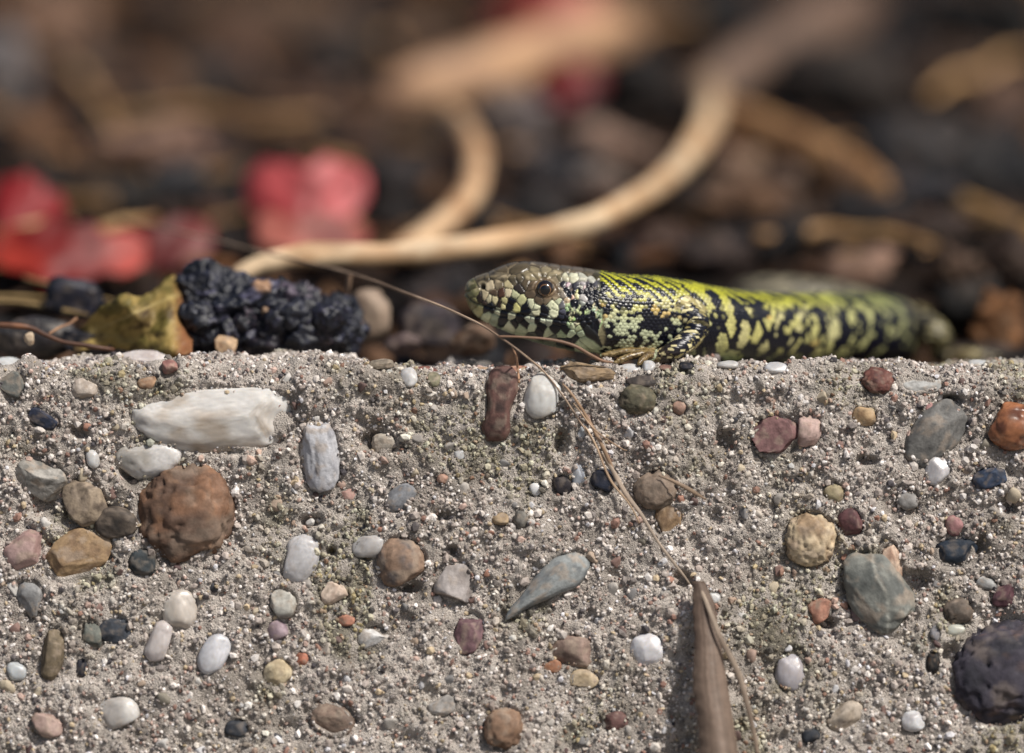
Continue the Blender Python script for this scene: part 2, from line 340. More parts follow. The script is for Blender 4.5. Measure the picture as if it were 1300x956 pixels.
# pebbles set in the concrete: x, y, half length, half height (photo pixels), turn, form, colours, label
PEB = [
 (273,532,101,40,-3,'quartz',(216,212,206),(176,152,122),'large white quartz pebble with beige stains'),
 (188,583,41,24,7,'quartz',(206,202,198),(178,172,162),'oval white pebble under the large quartz'),
 (237,652,57,60,0,'rough',(104,74,54),(146,98,60),'round brown pitted stone'),
 (406,577,24,46,8,'lump',(186,186,192),(160,160,168),'upright pale grey creased stone'),
 (8,451,22,19,0,'quartz',(196,200,200),(180,182,182),'white pebble on the wall edge'),
 (52,607,34,24,-38,'angular',(172,166,156),(120,116,108),None),
 (107,638,25,30,10,'smooth',(158,136,108),(116,98,80),None),
 (150,664,27,20,-15,'smooth',(84,72,62),(60,54,50),None),
 (97,705,44,30,30,'angular',(168,132,82),(140,106,68),'ochre angular stone'),
 (33,698,27,27,0,'angular',(190,150,142),(160,120,112),None),
 (183,715,18,17,0,'smooth',(52,62,68),(40,48,52),None),
 (228,774,21,25,0,'quartz',(208,198,184),(190,178,165),None),
 (148,801,20,16,0,'smooth',(58,66,78),(44,50,60),None),
 (115,805,14,19,30,'angular',(104,108,98),(70,74,70),None),
 (66,830,14,31,-6,'smooth',(122,104,74),(96,82,60),None),
 (201,815,14,26,-18,'quartz',(198,188,184),(170,158,155),None),
 (271,830,17,26,-30,'quartz',(196,196,202),(180,180,186),None),
 (20,852,13,12,0,'quartz',(196,204,206),(180,186,190),None),
 (102,845,8,14,0,'angular',(24,28,46),(18,20,30),None),
 (40,760,16,22,10,'angular',(142,142,142),(116,114,112),None),
 (381,709,22,31,-24,'quartz',(190,188,190),(172,168,168),None),
 (508,714,30,30,0,'smooth',(150,116,88),(104,92,88),'round tan stone beside a small white pebble'),
 (469,694,21,14,8,'quartz',(178,174,172),(160,150,140),None),
 (576,739,25,25,0,'angular',(170,160,156),(140,128,122),None),
 (357,767,18,18,0,'angular',(182,178,166),(160,154,142),None),
 (424,752,18,15,20,'angular',(216,190,166),(190,160,136),None),
 (440,788,10,7,0,'smooth',(192,118,82),(160,100,72),None),
 (473,810,19,15,0,'angular',(206,204,202),(186,184,182),None),
 (595,804,17,25,-16,'angular',(128,88,94),(100,66,74),'maroon pointed stone'),
 (692,744,62,22,36,'fish',(142,148,148),(104,110,114),'long grey stone with a thin tail'),
 (730,826,26,18,-5,'smooth',(152,122,106),(124,98,84),None),
 (821,825,20,20,20,'quartz',(222,220,224),(206,200,206),'bright white pebble left of the dry leaf'),
 (700,845,12,9,10,'angular',(172,108,62),(140,84,50),None),
 (741,862,17,13,0,'angular',(206,180,136),(182,154,110),None),
 (634,513,22,48,-8,'bone',(112,72,62),(70,48,44),'dark red waisted stone'),
 (690,504,22,28,-14,'quartz',(214,214,210),(196,190,180),'white pebble beside the twig'),
 (744,473,35,16,-8,'angular',(156,126,84),(112,90,64),'flat ochre stone on the edge'),
 (813,484,18,9,4,'smooth',(68,58,54),(52,46,44),None),
 (810,508,22,19,0,'rough',(104,98,72),(74,70,54),None),
 (766,611,14,14,0,'smooth',(32,40,62),(24,30,44),'small navy pebble beside the twig'),
 (713,617,12,12,0,'smooth',(44,38,46),(34,30,36),None),
 (680,621,8,8,0,'quartz',(214,214,214),(200,200,200),None),
 (739,548,6,11,-22,'quartz',(190,198,206),(180,186,190),None),
 (735,603,9,14,0,'quartz',(178,184,194),(160,166,174),None),
 (832,622,26,24,20,'rough',(140,118,98),(106,92,78),None),
 (848,660,16,19,-10,'angular',(168,132,86),(130,98,62),None),
 (862,518,9,8,0,'smooth',(176,132,108),(150,116,98),None),
 (984,556,31,25,25,'lump',(138,92,90),(104,66,66),'dull red lumpy stone'),
 (1026,547,16,19,-10,'smooth',(196,160,148),(170,126,112),None),
 (1097,529,14,12,0,'smooth',(198,160,104),(164,124,76),None),
 (1188,550,46,28,52,'smooth',(118,116,112),(92,90,88),'flat grey slate pebble standing on edge'),
 (1190,599,15,18,-15,'quartz',(206,202,204),(186,180,182),None),
 (1284,543,31,28,0,'polish',(172,98,34),(116,60,26),'glossy orange brown pebble'),
 (1258,606,22,13,14,'angular',(42,62,92),(30,44,66),None),
 (1059,625,13,11,-25,'smooth',(176,160,114),(150,132,90),None),
 (1028,685,31,32,0,'rough',(206,180,136),(160,128,88),'cream yellow crumbly round stone'),
 (1079,663,15,17,15,'angular',(106,60,62),(80,46,50),None),
 (1131,712,14,27,18,'angular',(206,172,142),(180,136,106),None),
 (1115,757,58,35,-56,'vein',(122,124,116),(92,96,92),'large grey green stone with pale veins'),
 (1214,667,12,13,0,'smooth',(166,108,108),(136,84,86),None),
 (1213,701,27,17,6,'smooth',(28,44,62),(20,30,44),'dark navy oval pebble'),
 (1284,852,72,62,8,'rough',(66,60,74),(46,44,56),'big dark purple grey stone'),
 (1042,775,15,16,0,'angular',(178,116,86),(146,92,68),None),
 (1005,850,19,27,-12,'quartz',(176,170,176),(150,144,152),None),
 (1090,778,10,10,0,'angular',(168,128,132),(136,102,110),None),
 (1217,775,18,16,10,'rough',(112,96,82),(84,74,64),None),
 (1275,755,17,14,20,'angular',(98,56,66),(72,44,52),None),
 (1252,740,13,8,-10,'smooth',(164,164,162),(140,138,136),None),
 (1187,805,6,10,0,'smooth',(140,138,144),(120,118,122),None),
 (1185,842,9,14,0,'rough',(26,26,30),(18,18,22),None),
 (1213,799,12,8,10,'quartz',(190,192,176),(170,172,156),None),
 (1115,480,20,17,-20,'rough',(124,66,52),(86,46,42),None),
 (1167,487,28,13,4,'angular',(176,176,172),(156,154,150),None),
 (541,461,21,9,-4,'angular',(142,76,60),(108,56,46),None),
 (519,477,10,14,12,'quartz',(196,194,192),(180,176,172),None),
 (484,465,16,8,4,'smooth',(142,128,106),(116,102,86),None),
 (551,478,8,10,0,'smooth',(144,138,102),(116,110,82),None),
 (614,460,14,8,-6,'angular',(200,164,122),(170,130,92),None),
 (655,462,18,8,3,'lump',(184,124,90),(150,90,66),None),
 (800,463,13,9,0,'quartz',(192,192,192),(178,176,176),None),
 (823,464,9,9,0,'quartz',(196,196,198),(182,180,180),None),
 (845,465,9,6,0,'angular',(134,92,76),(104,70,60),None),
 (870,468,11,7,-15,'angular',(28,30,46),(20,22,30),None),
 (985,467,14,9,0,'quartz',(190,190,192),(176,174,176),None),
 (924,463,13,7,0,'quartz',(184,182,180),(170,166,160),None),
 (215,471,11,11,0,'smooth',(166,106,94),(136,82,74),None),
 (187,485,12,8,10,'smooth',(172,128,84),(140,100,64),None),
 (182,453,32,10,-2,'quartz',(202,192,188),(176,160,156),None),
 (15,489,16,18,10,'angular',(106,108,102),(80,82,78),None),
 (55,531,19,11,-22,'angular',(38,48,74),(28,34,50),None),
 (110,495,18,12,-18,'angular',(192,176,160),(166,148,132),None),
 (118,583,8,12,14,'quartz',(206,206,204),(190,188,186),None),
 (487,563,15,13,0,'lump',(188,176,158),(160,146,128),None),
 (507,632,22,14,38,'smooth',(132,134,140),(104,106,112),None),
 (443,628,11,8,0,'angular',(196,146,130),(166,116,104),None),
 (562,608,7,6,0,'smooth',(190,140,112),(160,112,90),None),
 (384,836,8,8,0,'smooth',(192,104,62),(160,84,50),None),
 (352,854,18,15,25,'smooth',(216,196,150),(190,166,120),None),
 (354,800,14,14,0,'angular',(166,140,150),(136,110,122),None),
 (640,548,6,5,0,'quartz',(186,190,196),(170,172,178),None),
 (583,577,6,7,0,'quartz',(200,200,200),(180,180,180),None),
 (1240,458,16,6,0,'quartz',(182,184,184),(168,168,168),None),
 (1180,520,9,9,0,'angular',(176,120,116),(146,96,94),None),
 (1152,635,14,12,0,'smooth',(150,146,142),(128,124,120),None),
 (905,760,9,8,0,'quartz',(186,186,184),(170,168,166),None),
 (660,660,9,11,0,'smooth',(126,120,110),(100,96,90),None),
 (635,660,10,9,10,'angular',(180,150,104),(150,120,82),None),
 (150,905,26,20,10,'quartz',(200,196,190),(180,172,164),None),
 (420,912,30,22,-20,'smooth',(140,112,92),(110,90,76),None),
 (560,895,17,13,12,'angular',(170,164,158),(140,134,128),None),
 (640,925,24,26,0,'rough',(150,112,80),(116,84,60),None),
 (300,925,14,12,0,'smooth',(60,66,76),(46,50,58),None),
 (60,920,20,16,-12,'angular',(186,152,138),(156,122,110),None),
 (1075,910,24,18,20,'angular',(190,172,150),(160,142,120),None),
 (1160,915,15,13,0,'quartz',(204,204,206),(186,184,188),None),
 (780,915,16,12,0,'smooth',(116,74,68),(90,58,54),None),
 (1030,935,11,10,0,'smooth',(50,56,66),(38,42,50),None),
]
PITS = [(920,560,16,14),(1160,738,22,16),(1205,507,18,7),(100,548,14,10),(1100,585,14,8),(470,560,14,12),(865,735,14,12),(520,745,16,8),(1245,690,10,16),(395,660,14,10),
        (165,600,14,20),(1050,790,14,9),(560,655,13,9),(1280,640,14,14),(712,560,12,20),(420,700,7,6),(575,700,9,8),(965,560,10,14),(320,560,40,7),(55,640,22,18),(1205,830,14,16)]
pa = np.array([p[:5] for p in PEB], float)
pits = np.array(PITS, float)

def ell(px, py, a):
    """smallest elliptical distance of the points to the pebbles' outlines in the wall's own plane"""
    best = np.full(len(px), 9.0)
    for q in a:
        r = math.radians(q[4]) if len(q) > 4 else 0.0
        dx, dy = px - q[0], -(py - q[1])
        m = (np.abs(dx) < 160) & (np.abs(dy) < 160)
        u = (dx * math.cos(r) + dy * math.sin(r)) / q[2]; v = (-dx * math.sin(r) + dy * math.cos(r)) / q[3]
        best = np.where(m, np.minimum(best, np.sqrt(u * u + v * v)), best)
    return best

def wall_surf(x, t, with_p=True):
    x = np.asarray(x, float); t = np.asarray(t, float)
    y, z, ny, nz = prof_at(t)
    P = np.stack([x, y, z], 1); N = np.stack([x * 0, ny, nz], 1)
    d = 0.075 * fbm(P * 1.1, 3, 41) + 0.05 * fbm(P * 3.3, 3, 43) + 0.04 * fbm(P * 8.0, 3, 47)
    d = d - 0.045 * sstep(0.2, 0.55, fbm(P * 2.6, 3, 53))
    c1_, _, i1_ = cell(P * 5.0, 55); c2_, _, i2_ = cell(P * 11.0, 57)
    d = d + 0.04 * (0.5 - c1_) * (0.4 + i1_) + 0.035 * (0.5 - c2_) * (0.3 + 1.2 * i2_)
    crest = np.exp(-((z + 0.08) / 0.16) ** 2)
    d = d + crest * (0.10 * fbm(P * np.array([0.9, 1, 1]), 2, 59) + 0.05 * fbm(P * 2.7, 2, 60))
    if with_p:
        px, py = proj(P)
        e = ell(px, py, pa)
        d = d - 0.045 * np.exp(-((e - 1.03) / 0.12) ** 2)
        d = d * (0.35 + 0.65 * sstep(0.75, 1.05, e)) - 0.045 * (1 - sstep(0.70, 0.93, e + 0.10 * vn(P * 5, 79)))
        h = ell(px, py, pits)
        d = d - 0.16 * (1 - sstep(0.3, 1.2, h + 0.3 * vn(P * 9, 3)))
    return P + N * d[:, None], N

xg = np.unique(np.concatenate([np.linspace(-6.1, 6.1, 580), np.linspace(-14, -6.1, 30), np.linspace(6.1, 14, 30)]))
tg = np.unique(np.concatenate([np.linspace(0, 1.4, 10), np.linspace(1.4, TMAX - 4.6, 290), np.linspace(TMAX - 4.6, TMAX, 40)]))
XX, TT = np.meshgrid(xg, tg, indexing='ij')
V, _ = wall_surf(XX.ravel(), TT.ravel())
n = fbm(V * 2.2, 4, 61)[:, None]; n2 = fbm(V * 14, 3, 67)[:, None]
col = lin((194, 185, 176)) + (lin((162, 153, 144)) - lin((194, 185, 176))) * sstep(-0.2, 0.5, n)
stain = sstep(0.12, 0.5, fbm(V * 1.1, 3, 71)[:, None]) * sstep(-0.2, 0.4, fbm(V * 5, 3, 73)[:, None])
col = col + (lin((92, 88, 68)) - col) * 0.7 * stain
col = col * (1 + 0.4 * n2)
wall = bpy.data.objects.new('concrete_wall', None); sc.collection.objects.link(wall); wall.location = (0, 1.0, -9.0)
tag(wall, 'rough weathered concrete wall full of sand and pebbles under the lizard', 'wall')
def wchild(name, V, F, col, mat, smooth=True):
    V = np.asarray(V, float); c = (V.max(0) + V.min(0)) / 2
    o = obj(name, make_mesh(name, V - c, F, col, smooth), mat, wall, c - np.array([0, 1.0, -9.0]))
    return o
nx, ntt = len(xg), len(tg)
F = grid_faces(nx, ntt)
wchild('cement_body', V, F, col, M_CONC)

# sand grains
GC = np.array([lin(c) for c in [(228,222,214),(208,199,188),(186,175,164),(218,210,200),(168,157,147),(186,160,146),(156,144,134),(132,124,118),(104,98,96),(186,168,138),(146,114,100),(70,66,68),(208,206,206)]])
GW = np.array([.09,.15,.17,.11,.14,.065,.10,.07,.05,.05,.045,.03,.03]); GW /= GW.sum()
def scatter_grains(n, rlo, rhi, lvl, power, seed, lift):
    g = np.random.default_rng(seed)
    x = g.uniform(-6.0, 6.0, n); t = g.uniform(1.7, TMAX - 4.4, n)
    P, N = wall_surf(x, t)
    px, py = proj(P)
    r = rlo + (rhi - rlo) * g.random(n) ** power
    keep = ell(px, py, pa) > 0.86 + 0.15 * vn(P * 4.0, 77)
    P, N, r = P[keep], N[keep], r[keep]; n = len(r)
    bv, bf = ico(lvl)
    nv = len(bv)
    sh = bv[None] * g.uniform(0.65, 1.35, (n, 1, 3)) * (1 + 0.55 * (g.random((n, nv, 1)) - 0.5))
    a = g.uniform(0, 6.28, n); ca, sa = np.cos(a), np.sin(a)
    sh = np.stack([sh[..., 0] * ca[:, None] - sh[..., 2] * sa[:, None], sh[..., 1], sh[..., 0] * sa[:, None] + sh[..., 2] * ca[:, None]], -1)
    V = P[:, None] + N[:, None] * (r * lift)[:, None, None] + sh * r[:, None, None]
    F = (bf[None] + (np.arange(n) * nv)[:, None, None]).reshape(-1, 3)
    ci = g.choice(len(GC), n, p=GW)
    c = GC[ci] * np.array([1.04, 1.04, 1.08]) * g.uniform(0.7, 1.18, (n, 1))
    tint = sstep(0.1, 0.5, fbm(P * 1.1, 3, 71))[:, None]
    c = c * (1 - tint * np.array([0.30, 0.28, 0.42]))
    return V.reshape(-1, 3), F, np.repeat(c, nv, 0)
o = wchild('sand_grains', *scatter_grains(72000, 0.005, 0.025, 1, 2.3, 101, 0.3), M_SAND, False); o['kind'] = 'stuff'
o = wchild('gravel_grains', *scatter_grains(4200, 0.022, 0.05, 1, 2.0, 103, 0.0), M_STONE, False); o['kind'] = 'stuff'

def pebble_mesh(a, b, c, form, c1, c2, seed, lvl=4):
    """pebble of half sizes a, b in the wall's plane (x, z) and c in depth (y)"""
    U, F = ico(lvl)
    off = np.array([seed * 3.17, seed * 1.31, seed * 0.77])
    V = np.sign(U) * np.abs(U) ** 0.86
    V /= np.linalg.norm(V, axis=1).max() * 0.96
    if form in ('angular', 'lump'):
        g = np.random.default_rng(seed + 900)
        for _ in range(11 if form == 'angular' else 6):
            d = g.normal(size=3); d /= np.linalg.norm(d); h = g.uniform(0.55, 0.85)
            s = V @ d; over = np.maximum(s - h, 0)
            V = V - d * (over * 0.95)[:, None]
        V *= 1 / np.array([np.abs(V[:, 0]).max(), np.abs(V[:, 1]).max(), np.abs(V[:, 2]).max()])
        V = V * (1 + 0.12 * fbm(U * 1.6 + off, 4, 7)[:, None] + 0.03 * fbm(U * 7 + off, 3, 6)[:, None])
        if form == 'lump': V = V * (1 + 0.10 * fbm(U * 3.5 + off, 3, 8)[:, None])
    elif form == 'rough':
        f1, _, _ = cell(U * 4.6 + off, 5)
        V = V * (1 + 0.16 * fbm(U * 1.6 + off, 3, 7) - 0.13 * (1 - sstep(0.05, 0.45, f1)) + 0.10 * fbm(U * 5 + off, 3, 9) + 0.04 * fbm(U * 14 + off, 2, 10))[:, None]
    elif form == 'bone':
        V[:, 0] *= 1 - 0.38 * np.exp(-((U[:, 2] + 0.12) / 0.35) ** 2)
        V = V * (1 + 0.08 * fbm(U * 2 + off, 3, 7)[:, None])
        V[:, 0] = np.sign(V[:, 0]) * np.abs(V[:, 0]) ** 0.8
    elif form == 'fish':
        tt = (U[:, 0] + 1) / 2
        V[:, 2] *= 0.42 + 0.75 * sstep(0.2, 0.8, tt); V[:, 1] *= 0.75 + 0.4 * sstep(0.1, 0.8, tt)
        V[:, 2] += 0.35 * (tt - 0.5) ** 2 * 4 * -0.5
        V = V * (1 + 0.07 * fbm(U * 2.2 + off, 3, 7)[:, None])
    else:
        g = np.random.default_rng(seed + 900)
        for _ in range(4):
            d = g.normal(size=3); d /= np.linalg.norm(d); h = g.uniform(0.6, 0.85)
            V = V - d * (np.maximum(V @ d - h, 0) * 0.75)[:, None]
        V *= 1 / np.abs(V).max(0)
        V = V * (1 + (0.10 if form == 'quartz' else 0.22) * fbm(U * 1.1 + off, 3, 7)[:, None] + 0.03 * fbm(U * 4 + off, 3, 8)[:, None])
        if form == 'quartz' and a > 0.6:
            V[:, 2] *= 0.72 + 0.28 * sstep(-1.0, -0.1, U[:, 0])
            V[:, 0] -= 0.07 * np.exp(-((U[:, 2] - 0.0) / 0.2) ** 2) * sstep(0.5, 1.0, U[:, 0])
            V[:, 2] += 0.10 * np.sin(U[:, 0] * 3.0)
    Uc = U * np.array([a, c, b]) / min(a, b)
    n = fbm(Uc * (0.9 if form == 'quartz' else 2.0) + off, 4, 21)
    k = sstep(-0.15, 0.45, n)[:, None]
    C = lin(c1) * (1 - k) + lin(c2) * k
    C = C + (C.mean(1, keepdims=True) - C) * 0.30
    dirt = sstep(0.05, 0.36, fbm(Uc * 2.4 + off + 5, 4, 33))[:, None]
    if form in ('smooth', 'angular', 'vein', 'rough'):
        sp = sstep(0.35, 0.6, fbm(Uc * 8 + off, 2, 23))[:, None]; C = C * (1 - 0.35 * sp)
    if form == 'rough':
        C = C * (1 - 0.4 * (1 - sstep(0.05, 0.35, f1))[:, None]) + lin((190, 140, 90)) * 0.10 * sstep(0.3, 0.6, fbm(U * 4 + off, 2, 29))[:, None]
    if form == 'vein':
        ln = np.abs(U[:, 0] * 0.5 + U[:, 2] * 0.9 + 0.12 * fbm(U * 2, 3, 3) - 0.1)
        ln2 = np.abs(U[:, 0] - 0.6 * U[:, 2] + 0.15 * fbm(U * 2 + 4, 3, 3) - 0.35)
        C = C + (lin((178, 178, 168)) - C) * (np.exp(-(ln / 0.035) ** 2) + 0.7 * np.exp(-(ln2 / 0.03) ** 2))[:, None].clip(0, 1) * 0.7
    C = C * (0.92 + 0.22 * fbm(Uc * 12 + off, 2, 35))[:, None]
    C = C + (lin((158, 142, 126)) - C) * dirt * (0.22 if form == 'polish' else (0.22 if form == 'quartz' else 0.15 + 0.4 * float(np.clip(lin(c1).mean() / 0.2, 0, 1))))
    return V * np.array([a, c, b]), F, C

def place_on_wall(px, py):
    t = np.interp(py, _py, _ts)
    y, z, ny, nz = prof_at(np.array([t]))
    x = at(px, py, float(y[0]))[0]
    P, N = wall_surf(np.array([x]), np.array([t]), False)
    return P[0], N[0]

for i, (px, py, a, b, rot, form, c1, c2, lab) in enumerate(PEB):
    P, N = place_on_wall(px, py)
    a_, b_ = a * K * 1.06, b * K * 1.06
    c_ = min(0.62 * min(a_, b_), 0.26)
    big = max(a, b)
    V, F, C = pebble_mesh(a_, b_, c_, form, c1, c2, i, 5 if big > 28 else (4 if big > 14 else 3))
    r = math.radians(rot)
    V = np.stack([V[:, 0] * math.cos(r) - V[:, 2] * math.sin(r), V[:, 1], V[:, 0] * math.sin(r) + V[:, 2] * math.cos(r)], 1)
    tilt = math.atan2(N[2], -N[1])       # lean back with the rounded edge
    tilt = min(tilt, math.radians(55))
    V = np.stack([V[:, 0], V[:, 1] * math.cos(tilt) + V[:, 2] * math.sin(tilt), -V[:, 1] * math.sin(tilt) + V[:, 2] * math.cos(tilt)], 1)
    mat = {'quartz': M_QUARTZ, 'polish': M_GLOSSY}.get(form, M_STONE)
    o = wchild('pebble', V + P - N * c_ * (0.05 if form == 'fish' else 0.38), F, C, mat)
    if lab: o['label'] = lab

# small pebbles scattered in the concrete, sharing a few meshes
small = []
for s in range(10):
    V, F, C = pebble_mesh(1, 1, 0.8, ['angular', 'angular', 'lump'][s % 3], (200, 200, 200), (200, 200, 200), 400 + s, 3)
    small.append(make_mesh('pebble', V, F))
    small[-1].materials.append(M_SMALL)
placed = pa[:, [0, 1, 2]].tolist(); cnt = 0
SC = [(204,198,190),(186,176,164),(160,150,140),(208,206,208),(176,140,118),(190,160,130),(132,128,126),(110,80,72),(150,110,96),(66,66,74),(196,176,140),(184,120,88),(140,130,110),(206,190,170),(92,60,58)]
rr = random.Random(5)
while cnt < 185:
    px = rr.uniform(-12, 1312); py = rr.uniform(466, 968); s = 4.6 + 5.5 * rr.random() ** 2.4
    if any((px - q[0]) ** 2 + (py - q[1]) ** 2 < (q[2] * 0.95 + s) ** 2 for q in placed): continue
    placed.append([px, py, s])
    P, N = place_on_wall(px, py)
    o = obj('pebble', small[cnt % 10], None, wall, P - N * s * K * 0.3 - np.array([0, 1.0, -9.0]))
    k = s * K; o.scale = (k * rr.uniform(0.85, 1.25), k * 0.9, k * rr.uniform(0.8, 1.1)); o.rotation_euler = (rr.uniform(-.5, .5), rr.uniform(0, 6.28), rr.uniform(-.5, .5))
    c = lin(SC[rr.randrange(len(SC))]) * 0.9; c = c + (c.mean() - c) * 0.35; o.color = (*c, 1); cnt += 1

# ------------------------------------------------------------------ the lizard
# sections: picture column, back and belly line (picture rows), depth of the spine, half width
SEC = np.array([
 (591.2,366,374,.85,.03),(593.5,360,382,.85,.10),(598,356,391,.85,.17),(607,351.5,401,.85,.235),(620,347,409,.85,.285),(635,340,416,.85,.325),(650,335,422,.85,.36),
 (666,333.5,428,.85,.40),(685,334.5,434,.85,.44),(710,338,440,.85,.475),(735,341,445,.85,.495),(760,345,449,.86,.485),(785,349,452,.90,.46),(810,351,454,.98,.465),
 (840,352.5,456,1.12,.49),(870,357,458,1.30,.51),(900,364,459,1.52,.52),(930,368.5,460,1.76,.52),(965,371,461,2.05,.53),(1000,372,463,2.36,.54),(1040,372,464,2.74,.55),
 (1075,372,465,3.10,.54),(1102,374,466,3.50,.50),(1120,377,467,3.98,.44),(1125,383,466,4.45,.39),(1117,384,462,4.95,.36),(1095,372,450,5.30,.36),(1068,363,437,5.42,.33),
 (1030,357,422,5.42,.29),(995,354,410,5.40,.25),(968,354,400,5.42,.21),(950,357,394,5.55,.16),(941,364,389,5.75,.10),(937,370,384,5.95,.05)])
D = catmull(SEC, 7)
top = np.array([at(r[0], r[1], r[3]) for r in D]); bot = np.array([at(r[0], r[2], r[3]) for r in D])
SP = (top + bot) / 2; HH = np.linalg.norm(top - bot, axis=1) / 2 * 0.99; WW = D[:, 4]
HB = np.abs((top - bot)[:, 2]) / 2
S_LEN = np.concatenate([[0], np.cumsum(np.linalg.norm(np.diff(SP, axis=0), axis=1))])
T = np.gradient(SP, axis=0); T[:, 2] *= 0.3; T /= np.linalg.norm(T, axis=1)[:, None]
LAT = np.cross(T, [0, 0, 1.0]); LAT /= np.linalg.norm(LAT, axis=1)[:, None]
NS = 48
th = np.arange(NS) / NS * 2 * math.pi
cs, sn = np.cos(th), np.sin(th)
flat = (1 - sstep(700, 800, D[:, 0]))[:, None]
fx = np.sign(cs) * np.abs(cs) ** 0.82; fz = np.sign(sn) * np.abs(sn) ** 0.86
# the head is broadest low at the jaw and narrower at the crown
narrow = 1 - flat * 0.20 * np.clip(sn, 0, 1)[None] ** 1.5
V = SP[:, None] + LAT[:, None] * (WW[:, None] * fx[None] * narrow)[..., None] + np.array([0, 0, 1.0]) * (HB[:, None] * fz[None])[..., None]
n = len(SP); V = V.reshape(-1, 3); F = grid_faces(n, NS, True)
V = np.vstack([V, SP[0] + (SP[0] - SP[1]) * 0.3, SP[-1] * 2 - SP[-2]])
j = np.arange(NS); j2 = (j + 1) % NS; o_ = (n - 1) * NS
tri = np.vstack([F[:, [0, 1, 2]], F[:, [0, 2, 3]], np.stack([np.full(NS, len(V) - 2), j2, j], 1), np.stack([np.full(NS, len(V) - 1), o_ + j, o_ + j2], 1)])
base = [(V, tri)]
LEGS = []      # skeleton samples: points, radii, section number
def limb(pts, rad, nsub=6):
    P = catmull(np.array([at(*p) if len(p) == 3 else p for p in pts]), nsub); r = catmull(np.array(rad)[:, None], nsub)[:, 0]
    base.append(tube(P, r, sides=14, side_ref=(0.2, 0.5, 0.84)))
    LEGS.append((P, r))
    return P
def digits(root, dirs, r0):
    for d, ln in dirs:
        d = np.array(d, float); d /= np.linalg.norm(d)
        side = np.array([0, 0, 1.0])
        P = np.array([root, root + d * ln * 0.35 + side * 0.035, root + d * ln * 0.7 + side * 0.02, root + d * ln - side * 0.015])
        P = catmull(P, 5); r = np.interp(np.linspace(0, 1, len(P)), [0, .3, .8, 1], [r0, r0 * .85, r0 * .65, r0 * .25])
        base.append(tube(P, r, sides=10, side_ref=(0.1, 0.2, 0.97))); LEGS.append((P, r))
# near foreleg: elbow back, forearm down and forward, hand on the wall's edge
limb([(846, 398, 1.00), (864, 399, .84), (884, 410, .76), (876, 429, .66), (856, 445, .50), (836, 453, .52), (822, 455, .52)], [.18, .16, .135, .115, .09, .075, .06])
hand = at(832, 451, .56)
digits(hand, [((-.55, -.80, -.16), .34), ((-1, -.48, -.10), .50), ((-1, -.14, .03), .60), ((-1, .22, .10), .56), ((-.5, .9, .05), .3)], .042)
# far foreleg
limb([(850, 400, 1.45), (872, 400, 1.78), (892, 412, 2.0), (872, 432, 2.1), (850, 442, 2.15)], [.20, .18, .155, .12, .08])
digits(at(850, 442, 2.15), [((-1, .35, -.10), .34), ((-1, .05, -.12), .44), ((-1, -.25, -.10), .40), ((-.6, .9, -.1), .3)], .045)
# near hind leg: knee forward and out, shank down, long toes
limb([(1118, 425, 4.15), (1148, 416, 3.75), (1182, 420, 3.55), (1194, 434, 3.55), (1192, 450, 3.6), (1206, 456, 3.5)], [.24, .21, .165, .13, .09, .07])
digits(at(1202, 454, 3.52), [((1, -.5, -.03), .34), ((1, -.2, .02), .50), ((1, .1, .04), .58), ((1, .45, .04), .46), ((.3, 1, 0), .3)], .045)
# far hind leg
limb([(1125, 425, 5.0), (1150, 415, 5.45), (1172, 412, 5.7), (1165, 425, 6.0), (1150, 425, 6.3)], [.22, .20, .16, .12, .08])
digits(at(1150, 424, 6.3), [((.6, 1, .12), .4), ((.1, 1, .14), .5), ((-.4, 1, .12), .4)], .045)
V, F, _ = merge(base)
me = make_mesh('lizard_base', V, F)
tmp = obj('lizard_base', me, None)
md = tmp.modifiers.new('r', 'REMESH'); md.mode = 'VOXEL'; md.voxel_size = 0.0104
ms = tmp.modifiers.new('s', 'SMOOTH'); ms.factor = 0.5; ms.iterations = 8
bpy.context.view_layer.update()
ev = tmp.evaluated_get(bpy.context.evaluated_depsgraph_get()); em = ev.to_mesh()
nv = len(em.vertices); LV = np.empty(nv * 3, np.float32); em.vertices.foreach_get('co', LV); LV = LV.reshape(-1, 3).astype(float)
LN = np.empty(nv * 3, np.float32); em.vertices.foreach_get('normal', LN); LN = LN.reshape(-1, 3).astype(float)
nf = len(em.polygons); LF = np.empty(len(em.loops), np.int32); em.loops.foreach_get('vertex_index', LF); LF = LF.reshape(nf, -1)
ev.to_mesh_clear(); bpy.data.objects.remove(tmp); bpy.data.meshes.remove(me)
print('lizard verts', nv, 'faces', nf)

# nearest place on the spine and on the limbs
def nearest(P, Q):
    idx = np.empty(len(P), int); dd = np.empty(len(P))
    for a in range(0, len(P), 20000):
        d = ((P[a:a + 20000, None, :] - Q[None]) ** 2).sum(-1)
        i = d.argmin(1); idx[a:a + 20000] = i; dd[a:a + 20000] = np.sqrt(d[np.arange(len(i)), i])
    return idx, dd
bi, bd = nearest(LV, SP)
LP = np.vstack([p for p, r in LEGS]); LR = np.concatenate([r for p, r in LEGS])
LS = np.concatenate([np.concatenate([[0], np.cumsum(np.linalg.norm(np.diff(p, axis=0), axis=1))]) + 3.1 * i for i, (p, r) in enumerate(LEGS)])
li, ldist = nearest(LV, LP)
rel = LV - SP[bi]
lat = (rel * LAT[bi]).sum(1); upc = rel[:, 2]
along = S_LEN[bi] + (rel * T[bi]).sum(1)
ang = np.arctan2(lat, upc)                      # 0 on the back, +-pi on the belly
body_ratio = np.sqrt((lat / (WW[bi] + 1e-6)) ** 2 + (upc / (HB[bi] + 1e-6)) ** 2)
leg_ratio = ldist / (LR[li] + 1e-6)
is_leg = (leg_ratio < 1.35) & (body_ratio > 1.02)
